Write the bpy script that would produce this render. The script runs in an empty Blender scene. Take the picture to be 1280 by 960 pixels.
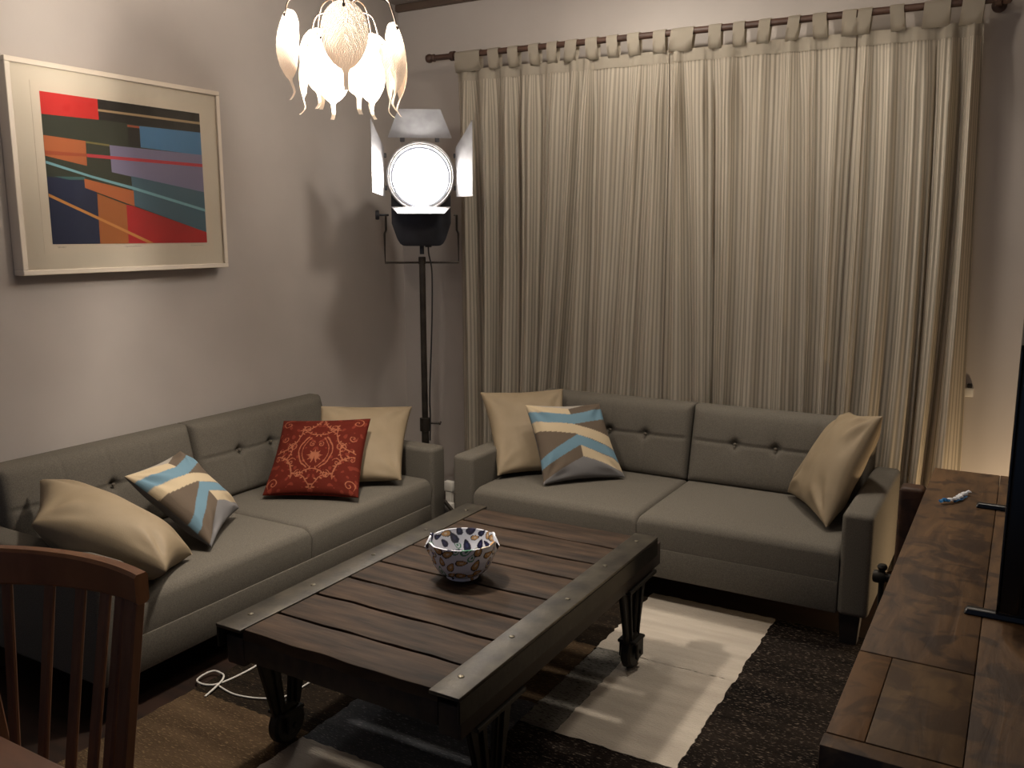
import bpy, bmesh, math, random
from mathutils import Vector, Matrix, noise
random.seed(7)
PI = math.pi
COL = bpy.context.scene.collection

# ------------------------------------------------------------------ materials
def lin(h):
    h = h.lstrip('#')
    o = []
    for i in (0, 2, 4):
        c = int(h[i:i + 2], 16) / 255
        o.append(c / 12.92 if c <= 0.04045 else ((c + 0.055) / 1.055) ** 2.4)
    return (o[0], o[1], o[2], 1)

def base_mat(name, rough=0.7, metal=0.0, spec=0.5):
    m = bpy.data.materials.new(name)
    m.use_nodes = True
    nt = m.node_tree
    b = nt.nodes['Principled BSDF']
    b.inputs['Roughness'].default_value = rough
    b.inputs['Metallic'].default_value = metal
    b.inputs['Specular IOR Level'].default_value = spec
    return m, nt, b

def noise_mat(name, c1, c2, scale=20, rough=0.7, metal=0.0, spec=0.5, stretch=(1, 1, 1), bump=0.0, bscale=None, detail=4, lo=0.35, hi=0.65, rot=(0, 0, 0), bdist=.002):
    m, nt, b = base_mat(name, rough, metal, spec)
    N, L = nt.nodes, nt.links
    tc = N.new('ShaderNodeTexCoord'); mp = N.new('ShaderNodeMapping')
    mp.inputs['Scale'].default_value = stretch
    mp.inputs['Rotation'].default_value = rot
    L.new(tc.outputs['Object'], mp.inputs['Vector'])
    nz = N.new('ShaderNodeTexNoise'); nz.inputs['Scale'].default_value = scale; nz.inputs['Detail'].default_value = detail
    L.new(mp.outputs['Vector'], nz.inputs['Vector'])
    cr = N.new('ShaderNodeValToRGB')
    cr.color_ramp.elements[0].position = lo; cr.color_ramp.elements[0].color = lin(c1)
    cr.color_ramp.elements[1].position = hi; cr.color_ramp.elements[1].color = lin(c2)
    L.new(nz.outputs['Fac'], cr.inputs['Fac'])
    L.new(cr.outputs['Color'], b.inputs['Base Color'])
    if bump:
        n2 = N.new('ShaderNodeTexNoise'); n2.inputs['Scale'].default_value = bscale or scale * 2; n2.inputs['Detail'].default_value = 3
        L.new(mp.outputs['Vector'], n2.inputs['Vector'])
        bp = N.new('ShaderNodeBump'); bp.inputs['Strength'].default_value = bump; bp.inputs['Distance'].default_value = bdist
        L.new(n2.outputs['Fac'], bp.inputs['Height']); L.new(bp.outputs['Normal'], b.inputs['Normal'])
    return m

def vcol_mat(name, rough=0.7, spec=0.4, weave=0.0):
    m, nt, b = base_mat(name, rough, 0, spec)
    a = nt.nodes.new('ShaderNodeVertexColor'); a.layer_name = 'Col'
    nt.links.new(a.outputs['Color'], b.inputs['Base Color'])
    if weave:
        tc = nt.nodes.new('ShaderNodeTexCoord')
        n2 = nt.nodes.new('ShaderNodeTexNoise'); n2.inputs['Scale'].default_value = 300
        nt.links.new(tc.outputs['Object'], n2.inputs['Vector'])
        bp = nt.nodes.new('ShaderNodeBump'); bp.inputs['Strength'].default_value = weave; bp.inputs['Distance'].default_value = 0.003
        nt.links.new(n2.outputs['Fac'], bp.inputs['Height']); nt.links.new(bp.outputs['Normal'], b.inputs['Normal'])
    return m

def emit_mat(name, col, strength):
    m = bpy.data.materials.new(name); m.use_nodes = True
    nt = m.node_tree; nt.nodes.remove(nt.nodes['Principled BSDF'])
    e = nt.nodes.new('ShaderNodeEmission'); e.inputs['Color'].default_value = col; e.inputs['Strength'].default_value = strength
    nt.links.new(e.outputs[0], nt.nodes['Material Output'].inputs['Surface'])
    return m

M = {}
M['wall'] = noise_mat('wall paint', '#b0a9a4', '#b5aea9', 3, 0.55, spec=0.35, bump=0.03, bscale=60)
M['cornice'] = noise_mat('cornice wood', '#4a3c34', '#5c4c42', 2, 0.7)
M['ceiling'] = noise_mat('ceiling paint', '#8a817b', '#928983', 2, 0.7, stretch=(1, 12, 1))
M['floor'] = noise_mat('dark floor boards', '#1b110c', '#2b1b13', 2.2, 0.45, stretch=(1, 9, 1), detail=6)
M['sofa'] = noise_mat('taupe upholstery', '#57534c', '#67625a', 260, 0.95, spec=0.15, bump=0.35, bscale=420)
M['sofa_button'] = noise_mat('tuft button', '#5a544b', '#686158', 260, 0.95, spec=0.1)
M['blackwood'] = noise_mat('black leg wood', '#15100d', '#211914', 6, 0.5)
M['beige'] = noise_mat('beige satin cloth', '#85765f', '#8e7f68', 7, 0.62, spec=0.3, bump=0.15, bscale=260)
M['vcloth'] = vcol_mat('patterned cloth', 0.85, 0.15, 0.3)
M['vglaze'] = vcol_mat('painted glaze', 0.18, 0.5)
M['plank'] = noise_mat('old plank wood', '#1c140e', '#433326', 5, 0.7, spec=0.22, stretch=(1, 7, 3), bump=0.5, bscale=14, detail=8, lo=0.3, hi=0.72)
M['rail'] = noise_mat('worn steel strap', '#28241f', '#423d33', 14, 0.5, metal=0.35, bump=0.4, bscale=60, detail=6)
M['iron'] = noise_mat('black iron', '#14120f', '#26221c', 12, 0.55, metal=0.5, bump=0.3, bscale=50)
M['beam'] = noise_mat('dark beam wood', '#1a120c', '#2e2118', 5, 0.7, stretch=(6, 1, 3))
M['bolt'] = noise_mat('worn bolt', '#4a453b', '#6d6758', 30, 0.4, metal=0.7)
M['bench'] = None
M['chair'] = noise_mat('reddish chair wood', '#6b4228', '#875a38', 4, 0.4, spec=0.5, stretch=(1, 7, 1), detail=5)
M['chairv'] = noise_mat('reddish chair wood upright', '#5e3f2d', '#77523a', 4, 0.45, spec=0.4, stretch=(7, 7, 1), detail=5)
M['tabletop'] = noise_mat('dining table wood', '#603a25', '#764829', 3, 0.4, stretch=(1, 8, 1), detail=6)
M['tv'] = noise_mat('tv black plastic', '#0a0a0b', '#0e0e10', 20, 0.35)
M['screen'] = noise_mat('tv screen glass', '#030304', '#050506', 3, 0.08, spec=0.6)
M['lampblack'] = noise_mat('lamp housing paint', '#24262c', '#30323a', 9, 0.45, metal=0.2)
M['lampgrey'] = noise_mat('lamp silver ring', '#8b8b8d', '#a5a5a8', 20, 0.35, metal=0.8)
M['leafmetal'] = noise_mat('barn door metal', '#97979a', '#a9a9ac', 15, 0.38, metal=0.35)
M['stand'] = noise_mat('stand steel', '#332e2a', '#46403a', 12, 0.45, metal=0.6)
M['brass'] = noise_mat('aged bronze', '#2a2018', '#3b2e22', 20, 0.45, metal=0.5)
M['rod'] = noise_mat('curtain rod wood', '#3b2921', '#523a30', 6, 0.5, stretch=(1, 6, 6))
M['frame'] = noise_mat('white frame lacquer', '#d8cdbd', '#e0d5c6', 3, 0.4)
M['mat'] = noise_mat('mat board', '#dbd2c1', '#e0d7c6', 3, 0.8)
M['paper'] = noise_mat('print paper', '#ddd2c0', '#e2d8c7', 3, 0.8)
M['pencil'] = noise_mat('pencil mark', '#9a8f85', '#a89d92', 3, 0.9)
M['cable_white'] = noise_mat('white cable rubber', '#b9b6b0', '#c8c5bf', 8, 0.5)
M['cable_black'] = noise_mat('black cable rubber', '#1c1b1c', '#282728', 8, 0.5)
M['white_plastic'] = noise_mat('white plastic', '#cfccc5', '#dad7d0', 8, 0.4)
M['dark_plastic'] = noise_mat('dark plastic', '#1a1918', '#242322', 8, 0.4)
M['foil'] = noise_mat('white sachet foil', '#d6dbe4', '#f0f2f6', 60, 0.25, bump=0.4)
M['foilblue'] = noise_mat('blue sachet foil', '#1f5f9c', '#3987c4', 60, 0.25, bump=0.4)
M['bulb'] = emit_mat('bulb glow', (1, 0.80, 0.55, 1), 30)
M['lens'] = emit_mat('fresnel lens glow', (1, 0.93, 0.85, 1), 70)
M['can'] = emit_mat('downlight glow', (1, 0.82, 0.6, 1), 8)

def bench_mat(name, c1, c2, c3, rz=0):
    m, nt, b = base_mat(name, 0.55, 0, 0.3)
    N, L = nt.nodes, nt.links
    tc = N.new('ShaderNodeTexCoord'); mp = N.new('ShaderNodeMapping'); mp.inputs['Scale'].default_value = (5, 1, 1)
    L.new(tc.outputs['Object'], mp.inputs['Vector'])
    a = N.new('ShaderNodeTexNoise'); a.inputs['Scale'].default_value = 4; a.inputs['Detail'].default_value = 8; a.inputs['Distortion'].default_value = 1.2
    L.new(mp.outputs[0], a.inputs['Vector'])
    r = N.new('ShaderNodeValToRGB'); r.color_ramp.elements[0].position = .32; r.color_ramp.elements[1].position = .68
    r.color_ramp.elements[0].color = lin(c1); r.color_ramp.elements[1].color = lin(c2)
    L.new(a.outputs['Fac'], r.inputs['Fac'])
    d = N.new('ShaderNodeTexNoise'); d.inputs['Scale'].default_value = 13; d.inputs['Detail'].default_value = 5; d.inputs['Distortion'].default_value = .8
    L.new(tc.outputs['Object'], d.inputs['Vector'])
    r2 = N.new('ShaderNodeValToRGB'); r2.color_ramp.elements[0].position = .50; r2.color_ramp.elements[1].position = .60
    r2.color_ramp.elements[0].color = (0, 0, 0, 1); r2.color_ramp.elements[1].color = (.75, .75, .75, 1)
    L.new(d.outputs['Fac'], r2.inputs['Fac'])
    mx = N.new('ShaderNodeMix'); mx.data_type = 'RGBA'
    L.new(r2.outputs['Color'], mx.inputs[0]); L.new(r.outputs['Color'], mx.inputs[6]); mx.inputs[7].default_value = lin(c3)
    L.new(mx.outputs[2], b.inputs['Base Color'])
    bp = N.new('ShaderNodeBump'); bp.inputs['Strength'].default_value = .25; bp.inputs['Distance'].default_value = .01
    L.new(a.outputs['Fac'], bp.inputs['Height']); L.new(bp.outputs['Normal'], b.inputs['Normal'])
    return m
M['bench'] = bench_mat('old bench wood', '#43301f', '#6a4f33', '#30221a')
M['bench2'] = bench_mat('old bench wood lighter', '#463422', '#6b5336', '#3c2c20')
M['benchtan'] = bench_mat('bench wood golden strip', '#5a4128', '#785736', '#4c3723')
M['benchdark'] = bench_mat('bench wood dark', '#2c1b12', '#48301f', '#1f140e')

# leaf glass: translucent, slightly self-luminous as a lit lamp shade
def leaf_mat(emit=0.6):
    m = bpy.data.materials.new('alabaster leaf glass'); m.use_nodes = True
    nt = m.node_tree; N, L = nt.nodes, nt.links
    N.remove(N['Principled BSDF'])
    tc = N.new('ShaderNodeUVMap'); tc.uv_map = 'UVMap'
    wv = N.new('ShaderNodeTexWave'); wv.wave_type = 'BANDS'; wv.bands_direction = 'X'; wv.inputs['Scale'].default_value = 5; wv.inputs['Distortion'].default_value = .4
    L.new(tc.outputs['UV'], wv.inputs['Vector'])
    cr = N.new('ShaderNodeValToRGB'); cr.color_ramp.elements[0].color = (.74, .62, .50, 1); cr.color_ramp.elements[1].color = (.92, .82, .70, 1)
    L.new(wv.outputs['Fac'], cr.inputs['Fac'])
    bp = N.new('ShaderNodeBump'); bp.inputs['Strength'].default_value = .5; bp.inputs['Distance'].default_value = .004
    L.new(wv.outputs['Fac'], bp.inputs['Height'])
    d = N.new('ShaderNodeBsdfDiffuse'); t = N.new('ShaderNodeBsdfTranslucent')
    for s in (d, t):
        L.new(cr.outputs['Color'], s.inputs['Color']); L.new(bp.outputs['Normal'], s.inputs['Normal'])
    mx = N.new('ShaderNodeMixShader'); mx.inputs[0].default_value = .22
    L.new(d.outputs[0], mx.inputs[1]); L.new(t.outputs[0], mx.inputs[2])
    e = N.new('ShaderNodeEmission'); e.inputs['Strength'].default_value = emit
    L.new(cr.outputs['Color'], e.inputs['Color'])
    ad = N.new('ShaderNodeAddShader')
    L.new(mx.outputs[0], ad.inputs[0]); L.new(e.outputs[0], ad.inputs[1])
    L.new(ad.outputs[0], N['Material Output'].inputs['Surface'])
    return m
M['leaf'] = leaf_mat(0.2)

def curtain_mat():
    m = bpy.data.materials.new('cream striped curtain voile'); m.use_nodes = True
    nt = m.node_tree; N, L = nt.nodes, nt.links
    N.remove(N['Principled BSDF'])
    uv = N.new('ShaderNodeUVMap'); uv.uv_map = 'UVMap'
    wv = N.new('ShaderNodeTexWave'); wv.wave_type = 'BANDS'; wv.bands_direction = 'X'
    wv.inputs['Scale'].default_value = 14.0; wv.inputs['Distortion'].default_value = 0.0
    L.new(uv.outputs['UV'], wv.inputs['Vector'])
    cr = N.new('ShaderNodeValToRGB')
    cr.color_ramp.elements[0].position = .25; cr.color_ramp.elements[0].color = lin('#bdb5a6')
    cr.color_ramp.elements[1].position = .6; cr.color_ramp.elements[1].color = lin('#dfd7c9')
    L.new(wv.outputs['Fac'], cr.inputs['Fac'])
    d = N.new('ShaderNodeBsdfDiffuse'); t = N.new('ShaderNodeBsdfTranslucent')
    L.new(cr.outputs['Color'], d.inputs['Color']); L.new(cr.outputs['Color'], t.inputs['Color'])
    mx = N.new('ShaderNodeMixShader'); mx.inputs[0].default_value = .12
    L.new(d.outputs[0], mx.inputs[1]); L.new(t.outputs[0], mx.inputs[2])
    L.new(mx.outputs[0], N['Material Output'].inputs['Surface'])
    return m
M['curtain'] = curtain_mat()

def rug_mat(name, c1, c2, c3=None, dens=.62):
    m, nt, b = base_mat(name, 0.97, 0, 0.05)
    N, L = nt.nodes, nt.links
    tc = N.new('ShaderNodeTexCoord'); mp = N.new('ShaderNodeMapping'); mp.inputs['Scale'].default_value = (1, 6, 1)
    L.new(tc.outputs['Object'], mp.inputs['Vector'])
    a = N.new('ShaderNodeTexNoise'); a.inputs['Scale'].default_value = 2.2; a.inputs['Detail'].default_value = 6
    L.new(mp.outputs[0], a.inputs['Vector'])
    r = N.new('ShaderNodeValToRGB'); r.color_ramp.elements[0].position = .35; r.color_ramp.elements[1].position = .65
    r.color_ramp.elements[0].color = lin(c1); r.color_ramp.elements[1].color = lin(c2)
    L.new(a.outputs['Fac'], r.inputs['Fac'])
    out = r.outputs['Color']
    d = N.new('ShaderNodeTexNoise'); d.inputs['Scale'].default_value = 90; d.inputs['Detail'].default_value = 2
    mp2 = N.new('ShaderNodeMapping'); mp2.inputs['Scale'].default_value = (.6, 2.4, 1)
    L.new(tc.outputs['Object'], mp2.inputs['Vector']); L.new(mp2.outputs[0], d.inputs['Vector'])
    if c3:
        r2 = N.new('ShaderNodeValToRGB'); r2.color_ramp.elements[0].position = dens; r2.color_ramp.elements[1].position = dens + .08
        r2.color_ramp.elements[0].color = (0, 0, 0, 1); r2.color_ramp.elements[1].color = (1, 1, 1, 1)
        L.new(d.outputs['Fac'], r2.inputs['Fac'])
        mx = N.new('ShaderNodeMix'); mx.data_type = 'RGBA'
        L.new(r2.outputs['Color'], mx.inputs[0]); L.new(out, mx.inputs[6]); mx.inputs[7].default_value = lin(c3)
        out = mx.outputs[2]
    L.new(out, b.inputs['Base Color'])
    bp = N.new('ShaderNodeBump'); bp.inputs['Strength'].default_value = .6; bp.inputs['Distance'].default_value = .01
    L.new(d.outputs['Fac'], bp.inputs['Height']); L.new(bp.outputs['Normal'], b.inputs['Normal'])
    return m

# ------------------------------------------------------------------ helpers
def tag(o, label=None, cat=None, group=None, kind=None):
    if label: o['label'] = label
    if cat: o['category'] = cat
    if group: o['group'] = group
    if kind: o['kind'] = kind
    return o

def thing(name, label, cat, loc=(0, 0, 0), rz=0, group=None):
    o = bpy.data.objects.new(name, None); COL.objects.link(o)
    o.empty_display_size = .1
    o.location = loc; o.rotation_euler = (0, 0, rz)
    return tag(o, label, cat, group)

def finish(bm, angle=35):
    bmesh.ops.recalc_face_normals(bm, faces=bm.faces[:])

def obj(name, bm, m, parent=None, local=False, smooth=35, recalc=True, loc=None):
    """world-space bmesh -> object; origin moved to the parent's (or given) location."""
    me = bpy.data.meshes.new(name)
    if recalc: bmesh.ops.recalc_face_normals(bm, faces=bm.faces[:])
    if not local:
        off = None
        if parent is not None:
            off = Vector(parent.location); p = parent.parent
            while p is not None: off += Vector(p.location); p = p.parent
        elif loc is not None: off = Vector(loc)
        if off is not None: bmesh.ops.translate(bm, vec=-off, verts=bm.verts[:])
    bm.to_mesh(me); bm.free()
    ms = m if isinstance(m, (list, tuple)) else [m]
    for k in ms: me.materials.append(k)
    if smooth:
        for p in me.polygons: p.use_smooth = True
        me.set_sharp_from_angle(angle=math.radians(smooth))
    o = bpy.data.objects.new(name, me); COL.objects.link(o)
    if parent is not None: o.parent = parent
    elif loc is not None: o.location = loc
    return o

def B(): return bmesh.new()

def box(bm, x0, x1, y0, y1, z0, z1, bev=0.0, seg=2, mi=0, rot=None):
    t = bmesh.new()
    bmesh.ops.create_cube(t, size=1)
    for v in t.verts:
        v.co = Vector(((v.co.x + .5) * (x1 - x0) + x0, (v.co.y + .5) * (y1 - y0) + y0, (v.co.z + .5) * (z1 - z0) + z0))
    if bev:
        bmesh.ops.bevel(t, geom=t.edges[:], offset=bev, segments=seg, profile=.5, affect='EDGES')
    if rot is not None:
        c = Vector(((x0 + x1) / 2, (y0 + y1) / 2, (z0 + z1) / 2))
        bmesh.ops.rotate(t, cent=c, matrix=rot, verts=t.verts[:])
    merge(bm, t, mi)
    return bm

def merge(bm, t, mi=0):
    vm = {}
    for v in t.verts: vm[v] = bm.verts.new(v.co)
    for f in t.faces:
        try:
            nf = bm.faces.new([vm[v] for v in f.verts]); nf.material_index = mi
        except ValueError: pass
    t.free()

def hexa(bm, pts, bev=0, seg=2, mi=0):
    """8 points: bottom 4 (ccw) then top 4"""
    t = bmesh.new()
    vs = [t.verts.new(p) for p in pts]
    for f in ((3, 2, 1, 0), (4, 5, 6, 7), (0, 1, 5, 4), (1, 2, 6, 5), (2, 3, 7, 6), (3, 0, 4, 7)):
        t.faces.new([vs[i] for i in f])
    if bev: bmesh.ops.bevel(t, geom=t.edges[:], offset=bev, segments=seg, profile=.5, affect='EDGES')
    merge(bm, t, mi); return bm

def bar(bm, a, b, w, h, up=(0, 0, 1), bev=.002, w2=None, h2=None):
    a, b = Vector(a), Vector(b); d = (b - a).normalized(); up = Vector(up)
    s = d.cross(up)
    if s.length < 1e-4: s = d.cross(Vector((1, 0, 0)))
    s.normalize(); u = s.cross(d).normalized()
    w2 = w2 or w; h2 = h2 or h
    P = [a + s * x * w / 2 + u * y * h / 2 for x, y in ((-1, -1), (1, -1), (1, 1), (-1, 1))] + \
        [b + s * x * w2 / 2 + u * y * h2 / 2 for x, y in ((-1, -1), (1, -1), (1, 1), (-1, 1))]
    return hexa(bm, P, bev, 1)

def tube(bm, pts, r, n=10, closed=False, cap=True):
    pts = [Vector(p) for p in pts]; rs = r if isinstance(r, (list, tuple)) else [r] * len(pts)
    rings = []; prev = None
    for i, p in enumerate(pts):
        if closed: d = pts[(i + 1) % len(pts)] - pts[i - 1]
        else: d = pts[min(i + 1, len(pts) - 1)] - pts[max(i - 1, 0)]
        d.normalize()
        if prev is None:
            u = d.cross(Vector((0, 0, 1)))
            if u.length < .05: u = d.cross(Vector((1, 0, 0)))
        else:
            u = prev - d * prev.dot(d)
            if u.length < 1e-5: u = d.cross(Vector((0, 0, 1)))
        u.normalize(); w = d.cross(u); prev = u
        rings.append([bm.verts.new(p + (u * math.cos(2 * PI * k / n) + w * math.sin(2 * PI * k / n)) * rs[i]) for k in range(n)])
    m = len(rings)
    for i in range(m if closed else m - 1):
        a, b = rings[i], rings[(i + 1) % m]
        for k in range(n): bm.faces.new((a[k], a[(k + 1) % n], b[(k + 1) % n], b[k]))
    if cap and not closed:
        bm.faces.new(rings[0][::-1]); bm.faces.new(rings[-1])
    return bm

def smooth_path(pts, k=6):
    P = [Vector(p) for p in pts]; out = []
    for i in range(len(P) - 1):
        p0, p1, p2, p3 = P[max(i - 1, 0)], P[i], P[i + 1], P[min(i + 2, len(P) - 1)]
        for j in range(k):
            t = j / k
            out.append(.5 * ((2 * p1) + (-p0 + p2) * t + (2 * p0 - 5 * p1 + 4 * p2 - p3) * t * t + (-p0 + 3 * p1 - 3 * p2 + p3) * t ** 3))
    out.append(P[-1]); return out

def lathe(bm, prof, c=(0, 0, 0), n=32, axis='z', cap=True):
    c = Vector(c); rings = []
    for r, h in prof:
        ring = []
        for k in range(n):
            a = 2 * PI * k / n; x, y = r * math.cos(a), r * math.sin(a)
            v = {'z': Vector((x, y, h)), 'x': Vector((h, x, y)), 'y': Vector((x, h, y))}[axis]
            ring.append(bm.verts.new(c + v))
        rings.append(ring)
    for a, b in zip(rings, rings[1:]):
        for k in range(n): bm.faces.new((a[k], a[(k + 1) % n], b[(k + 1) % n], b[k]))
    if cap:
        if prof[0][0] > 1e-6: bm.faces.new(rings[0][::-1])
        if prof[-1][0] > 1e-6: bm.faces.new(rings[-1])
    return bm

def prism(bm, poly, z0, z1, plane='xy', mi=0):
    """extrude 2-D polygon"""
    def P(a, b, h): return {'xy': (a, b, h), 'yz': (h, a, b), 'xz': (a, h, b)}[plane]
    t = bmesh.new()
    lo = [t.verts.new(P(a, b, z0)) for a, b in poly]; hi = [t.verts.new(P(a, b, z1)) for a, b in poly]
    t.faces.new(lo[::-1]); t.faces.new(hi); n = len(poly)
    for i in range(n): t.faces.new((lo[i], lo[(i + 1) % n], hi[(i + 1) % n], hi[i]))
    merge(bm, t, mi); return bm

def copy_tree(o, parent=None):
    c = o.copy(); COL.objects.link(c)
    if parent is not None: c.parent = parent
    for ch in [x for x in bpy.data.objects if x.parent == o]: copy_tree(ch, c)
    return c

# ------------------------------------------------------------------ room
XL, YB, ZC, XR, YF = -3.345, 4.416, 2.925, 1.05, -1.6
def struct(name, bm, m):
    o = obj(name, bm, m, smooth=0); o['kind'] = 'structure'; return o
struct('floor', box(B(), XL - .1, XR + .1, YF, YB + .1, -.1, 0), M['floor'])
struct('wall_left', box(B(), XL - .1, XL, YF, YB, 0, ZC), M['wall'])
struct('wall_back', box(B(), XL - .1, XR + .1, YB, YB + .1, 0, ZC), M['wall'])
struct('wall_right', box(B(), XR, XR + .1, YF, YB, 0, ZC), M['wall'])
struct('ceiling', box(B(), XL - .1, XR + .1, YF, YB + .1, ZC, ZC + .1), M['ceiling'])
struct('trim_1', box(B(), XL, XR, YB - .035, YB, ZC - .04, ZC, .006, 1), M['cornice'])

# ------------------------------------------------------------------ rug
def make_rug():
    xs = [-2.43, -1.885, -1.33, -.79, -.43]
    mats = [rug_mat('rug black speckled', '#120f0e', '#26201c', '#6a5f55', .60),
            rug_mat('rug ivory', '#aaa195', '#bbb2a5'),
            rug_mat('rug brown', '#3b2f23', '#4f4030', '#66553f', .58),
            rug_mat('rug slate', '#3d4044', '#54565a', '#76767a', .6),
            rug_mat('rug dark brown', '#14110e', '#261f18', '#4a3f33', .62),
            rug_mat('rug grey table shade', '#5e5b56', '#7b7871', '#3b3834', .56)]  # grey strip: the table's soft shadow edge painted into the ivory block
    # (x0,x1,y0,y1,material)
    P = [(-.79, -.43, 1.1, 3.54, 0),
         (-1.33, -.79, 2.94, 3.54, 1), (-1.20, -.79, 2.33, 2.94, 1), (-1.33, -1.20, 2.33, 2.94, 5),
         (-1.33, -.79, 1.1, 2.33, 0),
         (-1.885, -1.33, 2.94, 3.54, 4), (-1.885, -1.33, 2.45, 2.94, 2), (-1.885, -1.33, 1.90, 2.45, 3), (-1.885, -1.33, 1.1, 1.90, 1),
         (-2.43, -1.885, 1.93, 2.75, 4), (-2.43, -1.885, 2.75, 3.54, 2), (-2.43, -1.885, 1.1, 1.93, 2)]
    bm = B()
    fuzz = {}
    def edge(a, b, n):
        # wavy hand-woven boundary, deterministic per position
        pts = []
        for i in range(n + 1):
            t = i / n; x = a[0] + (b[0] - a[0]) * t; y = a[1] + (b[1] - a[1]) * t
            k = (round(x, 4), round(y, 4))
            if k not in fuzz:
                f = 0 if i in (0, n) else 1
                dx = (random.random() - .5) * .010 * f if abs(a[0] - b[0]) < 1e-6 else 0
                dy = (random.random() - .5) * .008 * f if abs(a[1] - b[1]) < 1e-6 else 0
                fuzz[k] = (x + dx, y + dy)
            pts.append(fuzz[k])
        return pts
    for x0, x1, y0, y1, mi in P:
        nx = max(2, round((x1 - x0) / .02)); ny = max(2, round((y1 - y0) / .02))
        loop = edge((x0, y0), (x1, y0), nx)[:-1] + edge((x1, y0), (x1, y1), ny)[:-1] + edge((x1, y1), (x0, y1), nx)[:-1] + edge((x0, y1), (x0, y0), ny)[:-1]
        prism(bm, loop, .001, .012, mi=mi)
    o = obj('area_rug', bm, mats, smooth=0, loc=(-1.43, 2.32, 0))
    tag(o, 'patchwork woven rug with black, ivory, brown and slate blocks under the coffee table', 'rug')
make_rug()

# ------------------------------------------------------------------ sofa (local: x 0..1.9, front y=0 faces -y)
def heightpad(nx, nz, fx, back, u_lo, u_hi, v_lo, v_hi):
    """closed pad: front surface fx(u,v)->y, flat back; u->x, v->z"""
    bm = B(); F = []; Bk = []
    for j in range(nz + 1):
        v = v_lo + (v_hi - v_lo) * j / nz; rf = []; rb = []
        for i in range(nx + 1):
            u = u_lo + (u_hi - u_lo) * i / nx
            p = fx(u, v)
            rf.append(bm.verts.new(p)); rb.append(bm.verts.new(back(u, v)))
        F.append(rf); Bk.append(rb)
    for j in range(nz):
        for i in range(nx):
            bm.faces.new((F[j][i], F[j][i + 1], F[j + 1][i + 1], F[j + 1][i]))
            bm.faces.new((Bk[j][i], Bk[j + 1][i], Bk[j + 1][i + 1], Bk[j][i + 1]))
    for i in range(nx):
        bm.faces.new((F[0][i], Bk[0][i], Bk[0][i + 1], F[0][i + 1]))
        bm.faces.new((F[nz][i], F[nz][i + 1], Bk[nz][i + 1], Bk[nz][i]))
    for j in range(nz):
        bm.faces.new((F[j][0], F[j + 1][0], Bk[j + 1][0], Bk[j][0]))
        bm.faces.new((F[j][nx], Bk[j][nx], Bk[j + 1][nx], F[j + 1][nx]))
    return bm

def back_cushion_bm(x0, x1):
    W = x1 - x0; zb, zt = .40, .765; tuftz = .605
    tx = [x0 + W * f for f in (.27, .5, .73)]
    def fx(u, v):
        x = u; z = v
        s = (z - zb) / (zt - zb)
        yf = .625 + .085 * s                     # leaning face
        # rounding near edges
        ex = min(x - x0, x1 - x) / .035; ez = min(z - zb, zt - z) / .035
        r = 0
        if ex < 1: r = max(r, 1 - math.sqrt(max(0, 1 - (1 - ex) ** 2)))
        if ez < 1: r = max(r, 1 - math.sqrt(max(0, 1 - (1 - ez) ** 2)))
        a = (2 * (x - x0) / W - 1); b = 2 * s - 1
        y = yf - .022 * (1 - a ** 4) * (1 - b ** 4) + r * .03
        for t in tx:
            d2 = ((x - t) / .020) ** 2 + ((z - tuftz) / .020) ** 2
            y += .024 * math.exp(-d2) + .006 * math.exp(-(((x - t) / .06) ** 2 + ((z - tuftz) / .06) ** 2))
            y += .0035 * math.exp(-((x - t) / .006) ** 2) * 1.1
        y += .0065 * math.exp(-((z - tuftz) / .007) ** 2) * min(1, ex)
        return (x, y, z)
    bm = heightpad(96, 44, fx, lambda u, v: (u, .80, v), x0, x1, zb, zt)
    return bm

def rounded_seat(x0, x1):
    bm = B()
    box(bm, x0, x1, .004, .66, .265, .41, .03, 5)
    # crown
    for v in bm.verts:
        if v.co.z > .35:
            a = (v.co.x - x0) / (x1 - x0) * 2 - 1
            v.co.z += 0
    return bm

def seat_bm(x0, x1):
    W = x1 - x0
    def fx(u, v):  # top surface: u->x, v->y
        ex = min(u - x0, x1 - u) / .022; ey = (v - .002) / .045
        r = 0
        if ex < 1: r += .014 * (1 - math.sqrt(max(0, 1 - (1 - ex) ** 2)))
        if ey < 1: r += .030 * (1 - math.sqrt(max(0, 1 - (1 - ey) ** 2)))
        a = (u - x0) / W * 2 - 1; b = (v / .66) * 2 - 1
        z = .402 + .014 * (1 - a ** 4) * (1 - b ** 4) - r
        return (u, v, z)
    return heightpad(60, 50, fx, lambda u, v: (u, v + (.010 if v < .02 else 0), .262), x0, x1, .002, .66)

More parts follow.
